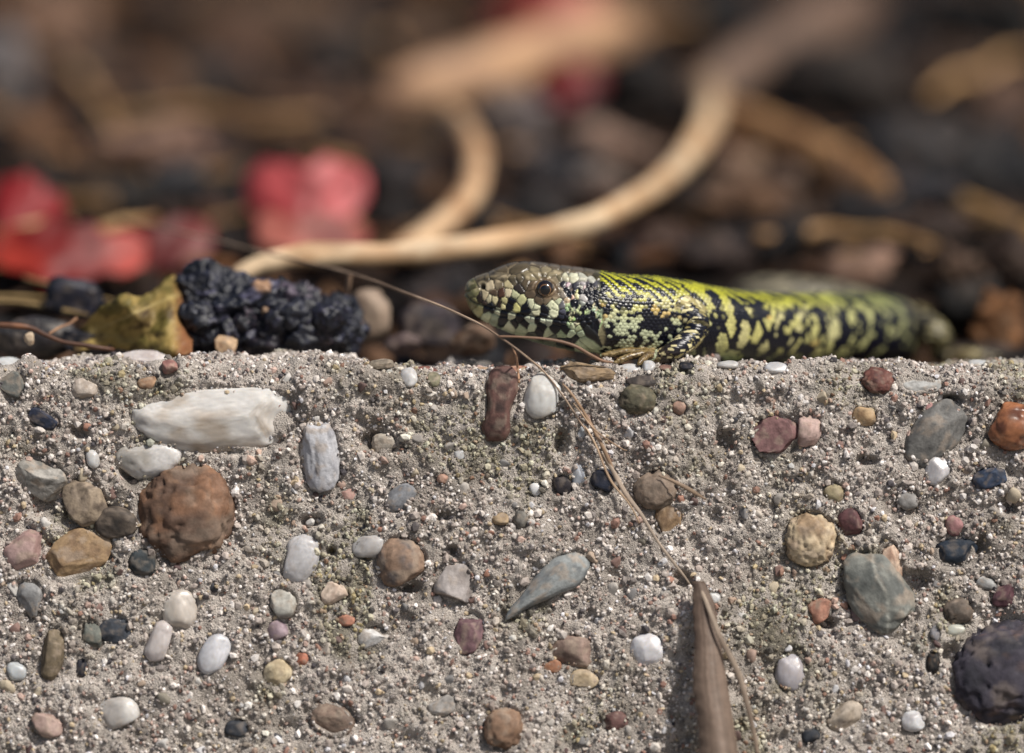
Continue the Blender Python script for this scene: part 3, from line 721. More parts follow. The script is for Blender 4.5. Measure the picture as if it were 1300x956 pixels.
# picture-plane side view of the animal (its own flank, not the camera): columns and rows measured on the flank plane y = 0.45
sx = 650 + LV[:, 0] / K * DIST / (DIST + 0.45)
sy = 478 - ((LV[:, 2] + 0.1) * math.cos(PITCH) + 0.45 * math.sin(PITCH)) / K * DIST / (DIST + 0.45)

# --- bead scales on a hexagonal lattice; each scale has one colour
Rr = 0.42
def hexlat(u, v, p):
    q = p * math.sqrt(3)
    i1, j1 = np.round(u / p), np.round(v / q); c1u, c1v = i1 * p, j1 * q
    i2, j2 = np.floor(u / p) + 0.5, np.floor(v / q) + 0.5; c2u, c2v = i2 * p, j2 * q
    d1 = (u - c1u) ** 2 + (v - c1v) ** 2; d2 = (u - c2u) ** 2 + (v - c2v) ** 2
    m = d1 < d2
    return np.where(m, c1u, c2u), np.where(m, c1v, c2v), np.sqrt(np.minimum(d1, d2))
girth = np.where(is_leg, 0.13, 0.5)
angl = np.where(is_leg, np.arctan2((LV - LP[li])[:, 1], (LV - LP[li])[:, 2]), ang)
uu = np.where(is_leg, LS[li], along) ; vv = angl * girth
pitch = 0.042
wob = 0.02 * fbm(LV * 6, 2, 3)
cu, cv, cdist = hexlat(uu + wob, vv + wob, pitch)
bead = np.clip(1 - (cdist / (pitch * 0.56)) ** 2, 0, 1)
rnd = _h(np.round(cu / pitch * 2).astype(int), np.round(cv / pitch * 2).astype(int), np.zeros(nv, int), 5)

# --- pattern of the trunk
side = np.abs(cv / 0.5)                          # angle from the back, 0..pi
Q = np.stack([cu, np.where(is_leg, cv + 7, cv), np.zeros(nv)], 1)
warp = np.stack([fbm(Q * 3.0, 3, 81), fbm(Q * 3.0 + 9, 3, 83), np.zeros(nv)], 1) * 0.11
Qw = Q + warp
av = np.abs(Qw[:, 1])
f1, f2, fid = cell(np.stack([(Qw[:, 0] + 0.25 * av) * 8.8, av * 5.4, Q[:, 2]], 1), 12)
blot = fbm(Qw * np.array([8.0, 5.5, 1]), 3, 97)
flank = f2 - f1 + 0.34 * blot                    # pale blotches in a dark net, taller than wide
g1, g2, gid = cell(np.stack([(Qw[:, 0] + 0.5 * av) * 8.6, av * 7.4, Q[:, 2] + 3.3], 1), 14)
neckp = g2 - g1 + 0.30 * fbm(Qw * 6, 3, 99)
h1_, h2_, hid = cell(np.stack([(Qw[:, 0] - 0.85 * av) * 9.5, (av + 0.3 * Qw[:, 0]) * 3.6, Q[:, 2] + 6.3], 1), 15)
dorsp = h2_ - h1_ + 0.30 * fbm(Qw * 7, 3, 101)    # slanting streaks of the back
dors = 1 - sstep(0.85, 1.25, side + 0.25 * vn(Q * 4, 149))
neckf = 1 - sstep(2.0, 2.8, cu)                 # neck and shoulder
K_ = lin((11, 13, 27))
yel = lin((178, 177, 50)); ylo = lin((200, 194, 122)); mint = lin((198, 204, 168)); grn = lin((112, 148, 104)); ora = lin((196, 150, 70)); gry = lin((154, 146, 122)); bel = lin((140, 164, 136)); crm = lin((206, 198, 150))
pale = ylo[None] + (yel - ylo)[None] * (1 - sstep(0.75, 1.35, side))[:, None]
pale = pale + (crm - pale) * (0.6 * (fid > 0.72) * sstep(0.8, 1.2, side))[:, None]
pale = pale + (mint - pale) * (neckf * sstep(1.15, 1.7, side))[:, None]
pale = pale + (grn - pale) * (sstep(1.9, 2.4, side) * (1 - neckf) * 0.75)[:, None]
pale = pale + (ora - pale) * (sstep(0.50, 0.65, fbm(Q * 4.3, 2, 111)) * sstep(0.9, 1.2, side) * (1 - sstep(1.9, 2.2, side)) * 0.6)[:, None]
tailf = sstep(5.3, 6.6, cu)
fade = sstep(3.0, 5.5, cu)                       # duller towards the rump
pale = pale + (lin((150, 158, 122)) - pale) * (0.6 * fade)[:, None]
pale = pale + (gry - pale) * np.maximum(tailf, 0.8 * (1 - sstep(0.1, 0.45, side)) * sstep(2.4, 3.4, cu))[:, None]
pale = pale + (bel - pale) * (sstep(2.35, 2.7, side) * 0.8)[:, None]
rows = np.sin(2 * math.pi * (0.80 * cu - 0.60 * np.abs(cv)) / 0.098 + 2.2 * fbm(Q * 3, 2, 141))
rows2 = np.sin(2 * math.pi * (0.80 * cu - 0.55 * np.abs(cv)) / 0.19 + 3.5 * fbm(Q * 3, 2, 143))
nape = 1 - sstep(2.0, 2.4, cu)
dark_d = nape * sstep(-0.1, 0.25, rows + 1.5 * fbm(Q * 7, 3, 145)) + (1 - nape) * sstep(-0.15, 0.3, rows2 + 2.0 * fbm(Q * 6, 3, 147))
dark_f = 1 - sstep(0.22, 0.33, flank - 0.12 * np.sin(Qw[:, 0] * 2 * math.pi / 0.30 + 1.5 * np.sin(av * 7)))
dark_n = 1 - sstep(0.15, 0.26, neckp)
dark_side = dark_f * (1 - neckf) + dark_n * neckf
dark = dark_d * dors + dark_side * (1 - dors)
dark = dark * (1 - 0.75 * sstep(2.5, 2.9, side)) * (1 - 0.45 * tailf)
dark = np.clip(dark + (rnd - 0.5) * 0.7 + 0.35 * sstep(4.2, 5.3, cu) * sstep(1.0, 1.6, side), 0, 1)
dark = sstep(0.3, 0.7, dark)
C = pale * (0.82 + 0.36 * rnd)[:, None]
C = C + (K_ - C) * dark[:, None]
# limbs: dark with pale beads and warm brown
legc = np.where((fbm(LV * 6.5 + 0.03 * rnd[:, None] * 40, 3, 121) > 0.05)[:, None], lin((160, 148, 98))[None], K_[None] * 1.4)
legc = np.where((rnd > 0.80)[:, None], lin((206, 196, 150))[None], legc)
hand_f = sstep(0.10, 0.05, LR[li]) if False else 1 - sstep(0.05, 0.10, LR[li])
hind = sstep(3.4, 3.9, LV[:, 0])[:, None]
legc = legc * (1 - 0.6 * hind * (fbm(LV * 9, 2, 123) > -0.25)[:, None])      # the hind legs are mostly dark
legc = legc + (lin((118, 96, 62)) * (0.6 + 0.8 * rnd)[:, None] - legc) * (hand_f * 0.8)[:, None] * (1 - 0.6 * hind)
C = np.where(is_leg[:, None], legc * (0.8 + 0.4 * rnd)[:, None], C)
C = C * (0.22 + 0.78 * sstep(0.05, 0.55, bead))[:, None]   # dark skin between the beads
disp = 0.013 * np.sqrt(bead)

# --- the head's shields: places and colours read on the flank
MI = (200, 208, 176); YE = (200, 200, 118); BK = (14, 17, 32); BR = (124, 108, 82); OL = (136, 136, 84); GR = (146, 146, 146)
SEEDS = [
 (135,300,(120,120,76)),(160,345,(156,156,98)),
 (225,245,(116,104,78)),(285,295,(168,156,130)),(320,285,(146,132,106)),(345,325,(104,66,46)),(300,320,(120,96,74)),
 (330,225,(126,114,90)),(330,180,(118,104,78)),(400,150,(112,98,74)),(460,185,(106,94,70)),(620,150,(116,104,86)),(700,158,(114,102,84)),(780,165,(106,96,80)),(860,178,(112,100,84)),(930,200,(104,94,74)),(985,225,(120,112,74)),
 (400,280,(172,162,122)),(430,255,(140,128,100)),(460,295,(58,50,46)),(430,340,(176,182,142)),(390,325,(190,180,150)),(470,240,(120,108,84)),(500,270,(104,90,66)),
 (520,215,(150,138,104)),(575,200,(146,134,102)),(635,196,(150,138,106)),(690,210,(136,126,96)),(735,240,(126,120,92)),
 (540,290,(130,110,84)),(545,330,(110,92,70)),(590,365,(120,102,80)),(650,372,(132,116,92)),(705,345,(140,124,100)),(725,300,(134,120,98)),(700,255,(138,124,96)),
 (755,262,(40,42,56)),(765,235,(180,182,160)),(815,235,(176,180,160)),(880,240,(168,172,164)),(945,250,(150,154,150)),(790,285,(150,150,140)),(835,283,(52,54,72)),(880,283,(170,172,166)),(925,290,(96,98,112)),(970,275,(86,88,106)),(750,330,(150,140,130)),(785,320,(48,46,60)),
 (1005,300,(150,150,120)),(1030,330,(190,190,120)),
 (840,335,(200,200,152)),(885,355,(150,150,156)),(830,385,(30,32,48)),(930,325,(24,26,40)),(945,350,(130,134,146)),(965,340,(22,24,40)),(940,385,(120,124,140)),(975,370,(26,28,44)),(1000,350,(140,140,150)),(1015,380,(150,152,140)),(920,400,(22,26,40)),
 (205,372,(60,44,34)),(235,362,(172,160,128)),(262,378,(190,184,150)),(238,395,(66,50,40)),(300,385,(188,180,138)),(282,408,BK),(330,400,(60,46,36)),(365,388,(196,192,132)),(355,412,(200,196,140)),(400,412,BK),(415,380,BK),(448,420,YE),(475,385,(190,194,140)),(500,415,BK),(505,450,BK),(545,395,MI),(575,415,MI),(580,450,(200,204,170)),(630,430,BK),(625,465,BK),(665,390,MI),(700,405,MI),(690,450,MI),(720,375,(170,180,150)),(745,400,(120,122,136)),(755,440,(96,100,130)),(745,475,(40,44,66)),
 (800,415,(196,208,158)),(850,430,(190,206,156)),(910,430,(186,204,160)),(960,415,MI),(1000,430,(180,204,170)),(985,465,(176,200,160)),(800,480,(196,206,150)),(850,470,(40,44,60)),(900,470,BK),(945,470,(24,28,44)),(1040,420,BK),
 (170,395,(164,160,96)),(205,428,(180,178,116)),(255,435,BK),(318,450,MI),(285,440,BK),(362,465,BK),(415,478,MI),(465,487,BK),(525,490,(196,210,186)),(555,492,(196,210,186)),(585,497,BK),(625,497,(198,212,190)),(660,499,(198,212,190)),(715,505,BK),(770,505,(40,44,60)),(815,525,(190,206,168)),(850,540,(180,196,150)),(880,510,BK),
 (265,470,(184,196,160)),(300,485,(150,166,140)),(360,505,BK),(430,520,BK),(400,545,MI),(500,530,BK),(480,560,(182,198,160)),(550,545,(190,206,170)),(615,545,BK),(600,580,BK),(660,585,(186,200,160)),(700,550,BK),(770,555,BK),(740,600,(150,172,130)),(810,590,(186,206,170)),(870,590,(180,202,170)),(835,625,BK),(880,630,(180,200,160)),(860,655,(176,196,160)),(800,650,BK),(740,640,(60,70,70)),(920,560,(40,44,50)),(680,630,(120,130,110)),(560,620,(110,120,100)),
]
rs = random.Random(3)
_big = list(SEEDS)
for _ in range(150):                      # small granular scales of the temple and cheek
    a, b = rs.uniform(775, 1050), rs.uniform(265, 520)
    if (a - 880) ** 2 + (b - 350) ** 2 < 40 ** 2: continue
    c = min(_big, key=lambda q: (q[0] - a) ** 2 + (q[1] - b) ** 2)[2]
    SEEDS.append((a, b, BK if rs.random() < 0.34 else tuple(min(230, v * rs.uniform(0.85, 1.1)) for v in c)))
sd = np.array([(570 + a / 5.2, 310 + b / 5.2) for a, b, c in SEEDS]); scol = np.array([lin(c) for _, _, c in SEEDS])
lum_ = scol.mean(1, keepdims=True); scol = (scol + (lum_ - scol) * 0.25) * np.where(lum_ > 0.3, 1.22, np.where(lum_ > 0.06, 0.72, 0.8)) * np.array([1.05, 1.0, 0.90])
sw = np.array([(0.55, 1.15) if b < 236 else ((0.9, 0.9) if b < 360 else (1.0, 0.85)) for a, b, c in SEEDS])
head = (sx < 776) & ~is_leg & (bi < 110)
ih = np.where(head)[0]
jit = np.stack([vn(LV[ih] * 14, 3), vn(LV[ih] * 14 + 5, 4)], 1) * 1.1
pq = np.stack([sx[ih], sy[ih]], 1) + jit
# the shields of the crown lie wider apart across the head
h1 = np.empty(len(ih)); h2 = np.empty(len(ih)); hi = np.empty(len(ih), int); hj = np.empty(len(ih), int)
for a in range(0, len(ih), 20000):
    d = np.sqrt((((pq[a:a + 20000, None, :] - sd[None]) * sw[None]) ** 2).sum(-1))
    i1 = d.argmin(1); k = np.arange(len(i1)); h1[a:a + 20000] = d[k, i1]; hi[a:a + 20000] = i1
    d[k, i1] = 99; h2[a:a + 20000] = d.min(1); hj[a:a + 20000] = d.argmin(1)
gap = h2 - h1
pl = _h(hi, hi * 7, hi * 3, 9)
hc = scol[hi] * (0.80 + 0.25 * pl[:, None] + 0.22 * vn(LV[ih] * 22, 6)[:, None] + 0.12 * vn(LV[ih] * 60, 7)[:, None])
# mottling inside the brown crown shields
crown = (scol[hi].max(1) < 0.25) & (scol[hi].min(1) > 0.05)
mot = sstep(0.1, 0.5, fbm(LV[ih] * np.array([9, 9, 9]), 3, 131))
hc = np.where(crown[:, None], hc * (1 - 0.6 * mot)[:, None] + lin((196, 180, 150)) * (0.35 * sstep(0.3, 0.55, fbm(LV[ih] * 13, 2, 137)))[:, None], hc)
seam = 1 - sstep(0.2, 0.9, gap)
seam_c = np.where(crown[:, None], np.where((sx[ih] < 655)[:, None], lin((150, 134, 106))[None], lin((40, 33, 27))[None]), K_[None])
hc = hc + (seam_c - hc) * (seam * np.where(crown, 0.55, np.where((scol[hi].mean(1) > 0.2) & (scol[hj].mean(1) > 0.2) & (sy[ih] > 382), 0.22, 0.8)))[:, None]
hd = 0.015 * sstep(0.0, 1.5, gap) - 0.005
# nostril
X_, Y_ = sx[ih], sy[ih]
nr = np.hypot(X_ - (570 + 225 / 5.2), Y_ - (310 + 297 / 5.2))
hc = hc + (lin((150, 138, 112)) - hc) * (np.exp(-((nr - 5.4) / 1.2) ** 2) * 0.6)[:, None]
hc = hc + (lin((14, 12, 12)) - hc) * (1 - sstep(2.4, 3.8, nr))[:, None]
hd = hd - 0.045 * (1 - sstep(1.0, 4.0, nr)) + 0.004 * np.exp(-((nr - 5.6) / 1.6) ** 2)
# line of the mouth
mx = 570 + np.array([115, 150, 190, 240, 300, 340, 420, 500, 600, 700, 800, 870]) / 5.2
my = 310 + np.array([352, 385, 405, 418, 432, 442, 456, 468, 480, 492, 505, 508]) / 5.2
dm = np.abs(Y_ - np.interp(X_, mx, my)); inm = (X_ < mx[-1]) & (X_ > 590)
mg = np.exp(-(dm / 0.9) ** 2) * inm
hc = hc * (1 - 0.85 * mg)[:, None]; hd = hd - 0.014 * mg + 0.006 * np.exp(-((dm - 3) / 2.0) ** 2) * inm
# eye opening, lids and the brow
EX, EY = 570 + 635 / 5.2, 310 + 297 / 5.2
ex, ey = (X_ - EX), (Y_ - EY) - 0.10 * (X_ - EX)
er = (np.abs(ex / 1.22) ** 1.7 + np.abs(ey * 1.12) ** 1.7) ** (1 / 1.7) / 0.76
th_e = np.arctan2(ey, ex)
lidn = 0.5 + 0.5 * vn(np.stack([th_e * 5.0, er * 0.75, ex * 0], 1), 31)
lid = np.exp(-((er - 12.8) / 1.8) ** 2)
ring2 = np.exp(-((er - 17.5) / 2.0) ** 2)
lc = lin((126, 104, 78)) * (0.45 + 0.9 * lidn)[:, None]
near_e = 1 - sstep(14.0, 20.0, er)
hc = hc + (lc - hc) * (near_e * 0.9)[:, None]
hc = hc + (lin((34, 26, 22)) - hc) * (np.exp(-((er - 15.4) / 0.7) ** 2) * 0.55 * (0.5 + lidn))[:, None].clip(0, 1)
hc = hc + (lin((190, 168, 126)) - hc) * (np.exp(-((er - 11.6) / 0.6) ** 2) * 0.45 * (0.4 + lidn))[:, None].clip(0, 1)
hc = hc + (lin((12, 10, 10)) - hc) * (1 - sstep(9.8, 10.8, er))[:, None]
hd = hd * (1 - near_e) + near_e * 0.006 * lidn + 0.016 * lid + 0.012 * ring2 * (1 - sstep(-3, 3, ey)) - 0.10 * (1 - sstep(9.2, 11.4, er))
# ridge from the nostril over the eye
rx = 570 + np.array([240, 330, 450, 540, 620, 700, 770, 900]) / 5.2; ry = 310 + np.array([246, 236, 236, 212, 204, 218, 238, 246]) / 5.2
rdg = np.exp(-((Y_ - np.interp(X_, rx, ry)) / 2.2) ** 2) * (X_ > rx[0]) * (X_ < rx[-1])
hd = hd + 0.014 * rdg
hc = hc + (lin((168, 152, 118)) - hc) * (rdg * 0.35 * (0.5 + 0.8 * vn(LV[ih] * 18, 19)))[:, None].clip(0, 1)  # pale highlight painted into the colour along the ridge
# temple hollow behind the jaw and the ear opening
ear = np.hypot((X_ - 768) / 5.0, (Y_ - 401) / 8.0)
hc = hc + (lin((40, 30, 26)) - hc) * ((1 - sstep(0.5, 1.1, ear)) * 0.8)[:, None]; hd = hd - 0.03 * (1 - sstep(0.3, 1.2, ear))
belly_h = sstep(2.45, 2.8, np.abs(ang[ih]))
hc = hc + (lin((170, 186, 150)) - hc) * (belly_h * 0.7)[:, None]
edge = 764 + 5 * vn(LV[ih] * 7, 9)
wgt = 1 - sstep(edge - 2.5, edge + 2.5, sx[ih])
C[ih] = C[ih] * (1 - wgt)[:, None] + hc * wgt[:, None]
disp[ih] = disp[ih] * (1 - wgt) + hd * wgt
LV2 = LV + LN * disp[:, None]
liz = bpy.data.objects.new('lizard', None); sc.collection.objects.link(liz); lz0 = np.array([1.9, 1.3, 0.0]); liz.location = lz0
tag(liz, 'green yellow and black patterned wall lizard lying on the concrete edge facing left', 'lizard')
obj('body', make_mesh('body', LV2 - lz0, LF, np.clip(C, 0, 1)), M_SKIN, liz)
# eyes
for s in (-1, 1):
    c = at(EX, EY, 0.478)
    U, F = ico(6)
    rad = 0.098
    rr_ = np.degrees(np.arccos(np.clip(-U[:, 1], -1, 1)))
    kk = sstep(31, 34, rr_)[:, None]; k2 = sstep(39, 45, rr_)[:, None]
    ir = lin((92, 58, 34)) * (0.7 + 0.5 * vn(U * 9, 3))[:, None].clip(0.3, 2)
    ring = np.exp(-((rr_ - 35) / 1.4) ** 2)[:, None]
    ir = ir + (lin((190, 146, 96)) - ir) * ring * 0.6
    Ce = lin((5, 5, 8)) * (1 - kk) + ir * kk; Ce = Ce * (1 - k2) + lin((26, 18, 14)) * k2
    if s > 0: U = U * np.array([1, -1, 1]); F = F[:, ::-1]; c = c + np.array([0, 2 * (0.85 - 0.478), 0])
    e = obj('eye', make_mesh('eye', U * rad, F, Ce), M_EYE, liz, c - lz0)
    e['label'] = 'round dark eye with a thin copper ring'

# ------------------------------------------------------------------ dry twigs and stems
def stem(name, pts, rad, c1, c2, label, cat, flatten=1.0, sides=8, nsub=8, parent=None, mat=None, wob=0.012, knots=()):
    """pts: (column, row, depth) triples or 3D points"""
    P = catmull(np.array([at(*p) for p in pts]), nsub)
    n = len(P)
    P = P + wob * np.stack([fbm(P * 1.6, 2, 3), fbm(P * 1.6 + 7, 2, 4), fbm(P * 1.6 + 13, 2, 5)], 1) * sstep(0, 3, np.minimum(np.arange(n), n - 1 - np.arange(n)))[:, None]
    r = catmull(np.array(rad, float)[:, None], nsub)[:, 0] if len(rad) == len(pts) else np.interp(np.linspace(0, 1, n), np.linspace(0, 1, len(rad)), rad)
    r = r * (1 + 0.10 * fbm(P * 5, 2, 8))
    for k in knots: r = r * (1 + 0.5 * np.exp(-((np.arange(n) / n - k) / 0.008) ** 2))
    V, F = tube(P, r, r * flatten, sides)
    k = sstep(-0.3, 0.4, fbm(V * 3.0, 3, 6))[:, None]
    streak = (0.85 + 0.3 * vn(np.stack([np.arange(len(V)) % sides * 1.7, np.arange(len(V)) // sides * 0.15, np.zeros(len(V))], 1), 2))[:, None]
    C = (lin(c1) * (1 - k) + lin(c2) * k) * streak
    o = centred(name, V, F, C, mat or M_STALK, parent)
    if parent is None: tag(o, label, cat)
    return o

def wy(px, py, off=0.12):
    P, N = place_on_wall(px, py)
    return (px, py, P[1] - off)

tw = bpy.data.objects.new('grass_stem', None); sc.collection.objects.link(tw)
tag(tw, 'thin dry grass stem running under the lizard\'s chin and down the wall', 'stem')
def child_stem(name, *a, **k):
    o = stem(name, *a, **k); o.parent = tw
    for q in ('label', 'category'): del o[q]
    return o
child_stem('stalk', [(150,280,4.6),(235,296,3.5),(310,314,2.8),(380,331,2.3),(440,346,1.8),(500,366,1.2),(560,390,.6),(605,410,.22),(640,432,.02),(664,450,-.05),wy(690,473,.06),wy(712,500,.06),wy(735,534,.06),wy(757,566,.08),wy(772,590,.08)],
     [.011,.012,.013,.014,.014,.014,.013,.012,.011,.010,.010,.010,.011,.012,.012], (182,158,136), (138,116,98), '', '', knots=(0.69,))
child_stem('stalk', [wy(714,487,.05),wy(728,505,.07),wy(745,530,.07),wy(762,560,.1),wy(776,590,.1),wy(782,606,.06)], [.008,.014,.016,.02,.02,.012], (176,146,118), (150,122,98), '', '', flatten=0.5)
child_stem('blade', [wy(765,575,.1),wy(780,600,.12),wy(795,628,.13),wy(815,655,.12),wy(835,688,.10),wy(856,716,.08),wy(876,742,.05)], [.010,.022,.026,.018,.015,.016,.010], (188,170,152), (154,138,122), '', '', flatten=0.35)
child_stem('fibre', [wy(728,512,.08),wy(748,538,.12),wy(764,552,.16),wy(786,566,.12),wy(796,572,.06)], [.006,.009,.009,.008,.005], (186,158,130), (150,122,98), '', '', wob=0.02)
child_stem('fibre', [wy(742,540,.08),wy(760,572,.16),wy(778,612,.2),wy(798,640,.18),wy(812,664,.12)], [.006,.011,.012,.010,.006], (196,168,138), (160,132,106), '', '', wob=0.03)
child_stem('side_shoot', [(650,440,-.02),(655,452,-.02),wy(657,466,.05),wy(659,486,.03)], [.008,.010,.012,.012], (190,150,120), (160,120,92), '', '', wob=0.004)
child_stem('side_shoot', [(445,347,1.8),(443,362,1.85),(441,378,1.95)], [.03,.028,.02], (160,132,110), (140,112,92), '', '')

child_stem('side_shoot', [(632,427,.02),(660,428,.0),(690,430,.02),(712,434,.05),(730,440,.08),(748,450,.12),(764,458,.18),(778,460,.24)], [.012,.012,.014,.016,.018,.018,.016,.01], (176,146,120), (136,106,86), '', '', wob=0.006)
stem('dry_root', [wy(836,604,.06),wy(856,612,.09),wy(876,622,.1),wy(896,634,.06)], [.008,.018,.022,.01], (186,162,136), (150,128,108), 'pale splinter of straw on the wall right of the grass blade', 'straw', flatten=0.5, wob=0.008)

# dead leaf sheath at the foot of the picture, folded along its length
nu, nvv = 60, 25
Pa, _ = place_on_wall(884, 742); Pb, _ = place_on_wall(905, 950)
Vs = []
for i in range(nu):
    s = i / (nu - 1); py = 738 + s * 240
    lft = 879 + 8 * s + 4 * math.sin(s * 9) * s + 1.6 * math.sin(s * 47) * math.sin(s * 29); rgt = 893 + 9 * min(1, s * 9) + 38 * s
    for j in range(nvv):
        u = j / (nvv - 1)
        Yb = Pa[1] + (Pb[1] - Pa[1]) * s - 0.16 - 0.30 * s
        bow = 0.17 * (0.25 + 0.75 * s) * math.sin(math.pi * min(1, u * 0.9 + 0.08)) ** 0.8
        Vs.append(at(lft + (rgt - lft) * u, py, Yb - bow))
Vs = np.array(Vs); Vs[:, 1] -= 0.02 * fbm(Vs * 2.5, 3, 4)
uq = np.tile(np.linspace(0, 1, nvv), nu)[:, None]; sq = np.repeat(np.linspace(0, 1, nu), nvv)[:, None]
stk = vn(np.hstack([uq * 16, sq * 2.0, uq * 0]), 2)[:, None]
C = (lin((126, 108, 95)) + (lin((98, 82, 72)) - lin((126, 108, 95))) * sstep(0, 0.6, fbm(Vs * 2, 3, 9))[:, None]) * (1 + 0.34 * stk)
C = C + (lin((66, 52, 44)) - C) * (np.exp(-(sq / 0.05) ** 2) * 0.6)
leaf = bpy.data.objects.new('dead_leaf', None); sc.collection.objects.link(leaf); l0 = Vs[-13]; leaf.location = l0
tag(leaf, 'folded brown dead leaf sticking up in front of the wall', 'leaf')
dl = obj('sheath', make_mesh('sheath', Vs - l0, grid_faces(nu, nvv)[:, ::-1], C), M_LEAF, leaf)
sm = dl.modifiers.new('thickness', 'SOLIDIFY'); sm.thickness = 0.02; sm.offset = 0
bl = stem('leaf_edge', [(882, 741, Pa[1] - .2), (893, 762, Pa[1] - .32), (905, 790, Pa[1] - .44), (922, 825, Pa[1] - .54), (938, 862, Pa[1] - .6), (950, 905, Pa[1] - .66), (962, 960, Pa[1] - .7)], [.010, .022, .026, .03, .03, .028, .02], (172, 154, 136), (142, 124, 108), '', '', flatten=0.3, wob=0.03)
bl.parent = leaf; bl.location = np.array(bl.location) - l0
for k in ('label', 'category'): del bl[k]

# ------------------------------------------------------------------ things on the wall's top at the left
def lumpy(c, half, lvl, seed, lump=5.0, amp=0.28, c1=(30, 32, 44), c2=(66, 64, 80), c3=None):
    U, F = ico(lvl)
    f1, f2, idn = cell(U * np.array(half) / max(half) * lump + seed, seed)
    big = fbm(U * 1.6 + seed * 1.7, 3, seed + 3)
    V = U * (1 + 0.34 * big + amp * 0.22 * (0.55 - f1) + 0.30 * fbm(U * 3.1 + seed, 4, seed + 5, 0.55) + 0.10 * fbm(U * 10 + seed, 3, seed + 6))[:, None]
    k = sstep(0.05, 0.5, fbm(U * 4.2 + seed, 4, seed + 9, 0.6))[:, None]
    C = lin(c1) * (1 - k) + lin(c2) * k
    if c3 is not None:
        m = (idn > 0.93)[:, None] * sstep(0.45, 0.3, f1)[:, None] if False else (idn > 0.94)[:, None] * (1 - sstep(0.3, 0.45, f1))[:, None]
        C = C * (1 - m) + lin(c3) * m
    return V * np.array(half) + np.array(c), F, C
pc = [lumpy(at(300, 402, 1.75), (.62, .42, .44), 6, 3, 2.6, .42, (20, 23, 34), (84, 82, 104), (150, 118, 92)),
      lumpy(at(262, 388, 1.9), (.40, .35, .42), 6, 8, 2.2, .42, (18, 20, 30), (50, 52, 68)),
      lumpy(at(345, 425, 1.62), (.36, .3, .24), 5, 15, 2.4, .40, (24, 22, 30), (66, 58, 66)),
      lumpy(at(372, 402, 1.7), (.36, .35, .34), 6, 5, 2.4, .44, (24, 25, 36), (90, 80, 92), (150, 120, 104)),
      lumpy(at(425, 415, 1.75), (.32, .32, .31), 6, 6, 2.2, .40, (20, 23, 34), (62, 64, 84), (150, 130, 120))]
clod = bpy.data.objects.new('charcoal_clod', None); sc.collection.objects.link(clod); cc = at(330, 450, 1.75); clod.location = cc
gq = np.random.default_rng(77)
for q in range(16):
    r = gq.uniform(.10, .2); px_ = gq.uniform(232, 455); py_ = gq.uniform(375 + 0.14 * (px_ - 232), 440)
    pc.append(lumpy(at(px_, py_, gq.uniform(1.35, 1.5)), (r * gq.uniform(.8, 1.4), r, r), 4, 20 + q, 2.2, .4, (18, 20, 30), [(64, 62, 80), (88, 76, 86), (46, 48, 62)][q % 3]))
V, F, C = merge(pc)
clod.name = 'charcoal_clod'
o = obj('lump', make_mesh('lump', V - cc, F, C), M_COAL, clod)
tag(clod, 'large blue black lumpy clod of charred earth on the wall left of the lizard', 'clod')
for q, (px, py, r, c) in enumerate([(340, 394, 8, (206, 160, 116)), (386, 432, 12, (150, 116, 100)), (350, 383, 5, (220, 176, 140)), (396, 418, 7, (176, 150, 130))]):
    V, F, C = pebble_mesh(r * K, r * K, r * K, 'rough', c, c, 700 + q, 3)
    obj('crumb', make_mesh('crumb', V * np.array([1, .7, .8]) * (1 + 0.3 * fbm(V * 30, 2, q)[:, None]), F, C * 0.8), M_CLOD, clod, at(px, py, 1.38 if q != 2 else 1.45) - cc)

def loose_pebble(name, px, py, a, b, Y, form, c1, c2, rot, label, cat='pebble', seed=0, mat=None, lvl=4):
    V, F, C = pebble_mesh(a * K, b * K, min(a, b) * K * 0.8, form, c1, c2, seed, lvl)
    r = math.radians(rot); V = np.stack([V[:, 0] * math.cos(r) - V[:, 2] * math.sin(r), V[:, 1], V[:, 0] * math.sin(r) + V[:, 2] * math.cos(r)], 1)
    return tag(centred(name, V + at(px, py, Y), F, C, mat or M_STONE), label, cat)
loose_pebble('pebble', 288, 438, 15, 18, 1.15, 'angular', (206, 164, 112), (170, 124, 80), 10, 'small pointed tan pebble leaning against the black clod', seed=801)
loose_pebble('seed', 37, 429, 7, 9, .9, 'smooth', (214, 186, 146), (190, 150, 110), 0, 'tiny round cream seed near the left end of the wall top', 'seed', seed=803)
loose_pebble('pebble', 470, 402, 27, 36, 2.7, 'smooth', (168, 140, 112), (136, 110, 88), 0, 'upright rounded tan stone behind the right end of the black clod', seed=804)
loose_pebble('clod', 545, 412, 40, 30, 3.0, 'lump', (66, 54, 60), (40, 38, 48), 0, 'plum grey clod lying between the black clod and the lizard\'s snout', 'clod', seed=805, mat=M_CLOD)
loose_pebble('clod', 600, 432, 30, 22, 2.2, 'lump', (120, 88, 62), (80, 58, 46), 0, 'small brown clod lying under the lizard\'s chin', 'clod', seed=806, mat=M_CLOD)
loose_pebble('clod', 512, 436, 24, 17, 2.2, 'lump', (104, 82, 80), (66, 52, 56), 0, 'small mauve clod lying on the wall left of the red brown edge stone', 'clod', seed=807, mat=M_CLOD)
loose_pebble('clod', 92, 378, 44, 26, 2.4, 'lump', (34, 34, 52), (24, 24, 34), -10, 'dark blue clod behind the crumpled yellow leaf and below the red petals', 'clod', seed=808, mat=M_COAL)
loose_pebble('clod', 40, 428, 60, 26, 1.7, 'lump', (38, 32, 36), (26, 24, 28), 0, 'low blackish clod under the brown roots at the left end', 'clod', seed=809, mat=M_COAL)
